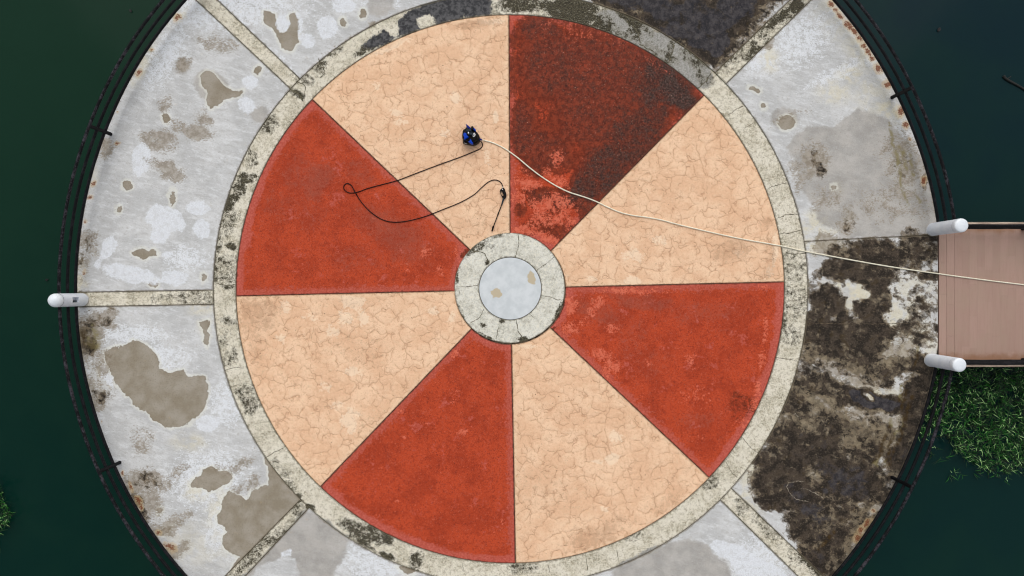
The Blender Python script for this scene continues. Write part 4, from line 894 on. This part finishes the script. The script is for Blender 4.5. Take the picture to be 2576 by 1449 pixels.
bl = [(1206, 354), (1211, 357), (1213.7, 363), (1212, 370), (1205, 375.5), (1195.4, 380), (1158.7, 395), (1112, 411.7), (1045.4, 436.7), (1002, 453.3), (958.7, 465), (925.4, 474), (902, 482.5), (885, 485.5), (872, 482.5), (865, 475), (866, 466), (874, 461.5), (884, 467), (893.7, 484), (908.7, 508), (932, 533), (958.7, 551), (985.4, 558.5), (1018.7, 557), (1065, 546), (1112, 528), (1158.7, 509), (1192, 490), (1208, 475.5), (1221, 463.6), (1231, 456.5), (1243, 452.6), (1254.5, 455), (1261.7, 461.5), (1264.7, 470)]
hose('pressure_hose', bl, .0105, M['hose_b'], 'thin black pressure hose looping from the washer to the lance', lambda t, p: .1 * max(0, 1 - t / .04) + (.018 if 884 < p[0] < 900 and 476 < p[1] < 488 and t > .5 else 0))
wh = [(1210.5, 351.4), (1222, 354), (1242, 360), (1268.7, 373.3), (1302, 396.7), (1332, 421.7), (1365.4, 446.7), (1398.7, 467.5), (1432, 483.5), (1475.4, 497.5), (1502, 508), (1525.4, 519.5), (1558.7, 533.7), (1592, 541.8), (1625.4, 546.3), (1665.4, 553.7), (1717.3, 567.5), (1850.6, 598), (1967, 619), (2027, 632.5), (2217, 667.3), (2364, 689), (2467, 703), (2576, 716.3), (2750, 735), (3000, 750)]
hose('garden_hose', wh, .0145, M['hose_w'], 'long white garden hose running from the washer across the footbridge', lambda t, p: .085 * max(0, 1 - t / .03))
# lance
GW = lambda pts: [(1220.9 + x / 9.81, 442.7 + y / 9.81) for x, y in pts]
lg = empty('spray_lance', W(*GW([(450, 450)])[0])); tag(lg, 'black trigger spray lance lying at the end of the thin black hose', 'spray lance')
off = lg.location
def loc_pts(pts, z): return [tuple(np.array(W(p[0], p[1], z)) - np.array((off.x, off.y, 0))) for p in GW(pts)]
ou = [(400,310),(455,288),(480,320),(505,400),(525,480),(512,535),(485,565),(430,550),(405,500),(355,385),(362,350)]
inn = [(385,372),(408,374),(425,395),(432,425),(448,455),(445,480),(430,492),(410,480),(392,440),(372,398),(372,380)]
def frame(name, outer, inner, z0, z1, mat):
    n_ = len(outer); O = loc_pts(outer, z1); I = loc_pts(inner, z1); O0 = [(p[0], p[1], z0) for p in O]; I0 = [(p[0], p[1], z0) for p in I]
    fs = []
    for i in range(n_):
        j = (i + 1) % n_
        fs += [(i, j, n_ + j, n_ + i), (2 * n_ + i, 2 * n_ + j, j, i), (n_ + i, n_ + j, 3 * n_ + j, 3 * n_ + i), (2 * n_ + j, 2 * n_ + i, 3 * n_ + i, 3 * n_ + j)]
    o = mesh_obj(name, O + I + O0 + I0, fs, mat, lg); bevel_obj(o, .005, 2); return o
frame('trigger_handle', ou, inn, .004, .042, M['black'])
MB().tube(loc_pts([(455, 550), (400, 720)], .026), [.021, .0135], 12).build('lance_grip', M['grey'], lg)
MB().tube(loc_pts([(402, 715), (325, 915), (200, 1250)], .02), .0105, 12).build('lance_tube', M['black'], lg)
MB().tube(loc_pts([(330, 900), (308, 960)], .02), .015, 12).build('lance_collar', M['black'], lg)
MB().tube(loc_pts([(198, 1240), (165, 1360)], .022), [.02, .017], 14).build('nozzle', M['black'], lg)
MB().tube(loc_pts([(428, 262), (432, 292)], .022), .012, 12).build('coupling', M['steel'], lg)
tr = MB().tube(loc_pts([(425, 395), (480, 415)], .03), .011, 10).build('trigger', M['grey'], lg)
mb = MB(); p = loc_pts([(423, 328)], .044)[0]; mb.lathe([(.012, .040), (.012, .046)], 14, (p[0], p[1])); mb.build('lock_button', M['wht'], lg)

# ------------------------------------------------------------------ water weeds, twig, floating leaves
n = NM('weed_leaf', .5, .35); isl = n.island()
lc = n.mix(n.ss(isl, .0, .7), lin((2, 14, 3)), lin((10, 62, 8))); lc = n.mix(n.ss(isl, .62, .8), lc, lin((32, 108, 18))); lc = n.mix(n.ss(isl, .88, .95), lc, lin((172, 216, 140)))  # near-black blades imitate shaded gaps in the mat, palest ones painted highlights
M['weed'] = n.done(lc)
def inside(pts, x, y):
    c = False
    for i in range(len(pts)):
        x0, y0 = pts[i]; x1, y1 = pts[i - 1]
        if (y0 > y) != (y1 > y) and x < (x1 - x0) * (y - y0) / (y1 - y0) + x0: c = not c
    return c
def weeds(name, label, poly, count, seed, strays=()):
    rng = random.Random(seed); mb = MB()
    xs = [p[0] for p in poly]; ys = [p[1] for p in poly]
    def blade(x, y, z, a, L, el, wd, bend):
        p = Vector((x, y, z)); base = len(mb.v); k = 5
        for i in range(k):
            t = i / (k - 1); wv = wd * (1 - t) ** .7 * (.55 + .9 * t if t < .5 else 1)
            side = Vector((-math.sin(a), math.cos(a), rng.uniform(-.2, .2)))
            if i == k - 1: mb.v.append(p.copy())
            else: mb.v.append(p + side * wv * .5); mb.v.append(p - side * wv * .5)
            e = el - t * 1.1 * bend; p += Vector((math.cos(a) * math.cos(e), math.sin(a) * math.cos(e), math.sin(e))) * (L / (k - 1)); a += rng.uniform(-.28, .28)
        for i in range(k - 2): mb.f.append((base + 2 * i, base + 2 * i + 2, base + 2 * i + 3, base + 2 * i + 1)); mb.m.append(0)
        i = k - 2; mb.f.append((base + 2 * i, base + 2 * i + 2, base + 2 * i + 1)); mb.m.append(0)
    done = 0; tufts = []
    while done < count:
        x, y = rng.uniform(min(xs), max(xs)), rng.uniform(min(ys), max(ys))
        if not inside(poly, x, y): continue
        tufts.append((x, y, rng.randint(5, 9))); done += 1
    for x, y in strays: tufts.append((x, y, 6))
    for x, y, nb in tufts:
        low = rng.random() < .45; z = -1.08 if low else rng.uniform(-1.05, -.72)
        X, Y, _ = W(x, y, z)
        for k in range(nb):
            blade(X + rng.uniform(-.05, .05), Y + rng.uniform(-.05, .05), z, rng.uniform(0, 6.283), rng.uniform(.06, .21), rng.uniform(.1, 1.35), rng.uniform(.011, .026), rng.uniform(.2, 1.3))
    o = mb.build(name, M['weed'], None, False); tag(o, label, 'water weeds', None, 'stuff'); return o
wp_ = [(2352, 905), (2640, 905), (2900, 905), (2900, 1150), (2700, 1165), (2600, 1178), (2524, 1190), (2484, 1186), (2445, 1168), (2420, 1145), (2392, 1120), (2375, 1100), (2350, 1092), (2310, 1100), (2300, 1060), (2330, 960)]
weeds('water_weeds', 'dense mat of narrow green water weeds beside the footbridge, lower right', wp_, 2300, 3,
      [(2352, 1128), (2358, 1160), (2330, 1095), (2400, 1185), (2415, 1190), (2392, 1196), (2340, 1140), (2455, 1190), (2530, 1206), (2500, 1200), (2570, 1190), (2380, 1150)])
weeds('water_weeds', 'small clump of green water weeds at the left picture edge', [(-80, 1215), (0, 1225), (14, 1262), (28, 1290), (26, 1310), (8, 1332), (-10, 1350), (-80, 1390)], 170, 8, [(-2, 1376), (-5, 1205)])
M['twig'] = plain('wet_twig_bark', (22, 26, 26), .6, .3, (34, 34, 30)); M['leafm'] = plain('dead_leaf', (16, 14, 14), .6, .3)
tp = [W(x, y, -1.085) for x, y in smooth_pts([(2524, 191), (2530, 198), (2545, 207), (2560, 215), (2580, 228), (2620, 262), (2650, 275)], 5)]
k = len(tp); mb = MB(); mb.tube(tp, [.034 - .016 * i / k for i in range(k)], 10)
mb.tube([tp[6], tuple(np.array(tp[6]) + np.array((.1, .07, .0)))], .01, 8)
tag(mb.build('twig', M['twig'], None), 'dark twig floating in the water at the upper right', 'twig')
def leaf(dx, dy, L, a, label):
    X, Y, _ = W(dx, dy, -1.09); t = []
    for q in np.linspace(0, 1, 7): wv = L * .28 * math.sin(math.pi * q ** .8); t.append((q * L, wv))
    v = [(x, y, .012 * math.sin(x * 30)) for x, y in t] + [(x, -y, .012 * math.sin(x * 30)) for x, y in t[-2:0:-1]]
    n_ = len(v); v += [(x, y, z - .004) for x, y, z in v]
    fs = [tuple(range(n_)), tuple(reversed(range(n_, 2 * n_)))] + [(i, n_ + i, n_ + (i + 1) % n_, (i + 1) % n_) for i in range(n_)]
    o = mesh_obj('floating_leaf', v, fs, M['leafm']); o.location = (X, Y, -1.082); o.rotation_euler.z = a; tag(o, label, 'leaf', 'leaves afloat on the water')
leaf(2358, 80, .13, 1.0, 'small dark leaf afloat outside the upper right railing'); leaf(326, 24, .09, -.8, 'small dark leaf afloat outside the upper left railing')
leaf(114, 705, .09, .3, 'tiny dark leaf afloat just above the lone left bollard')
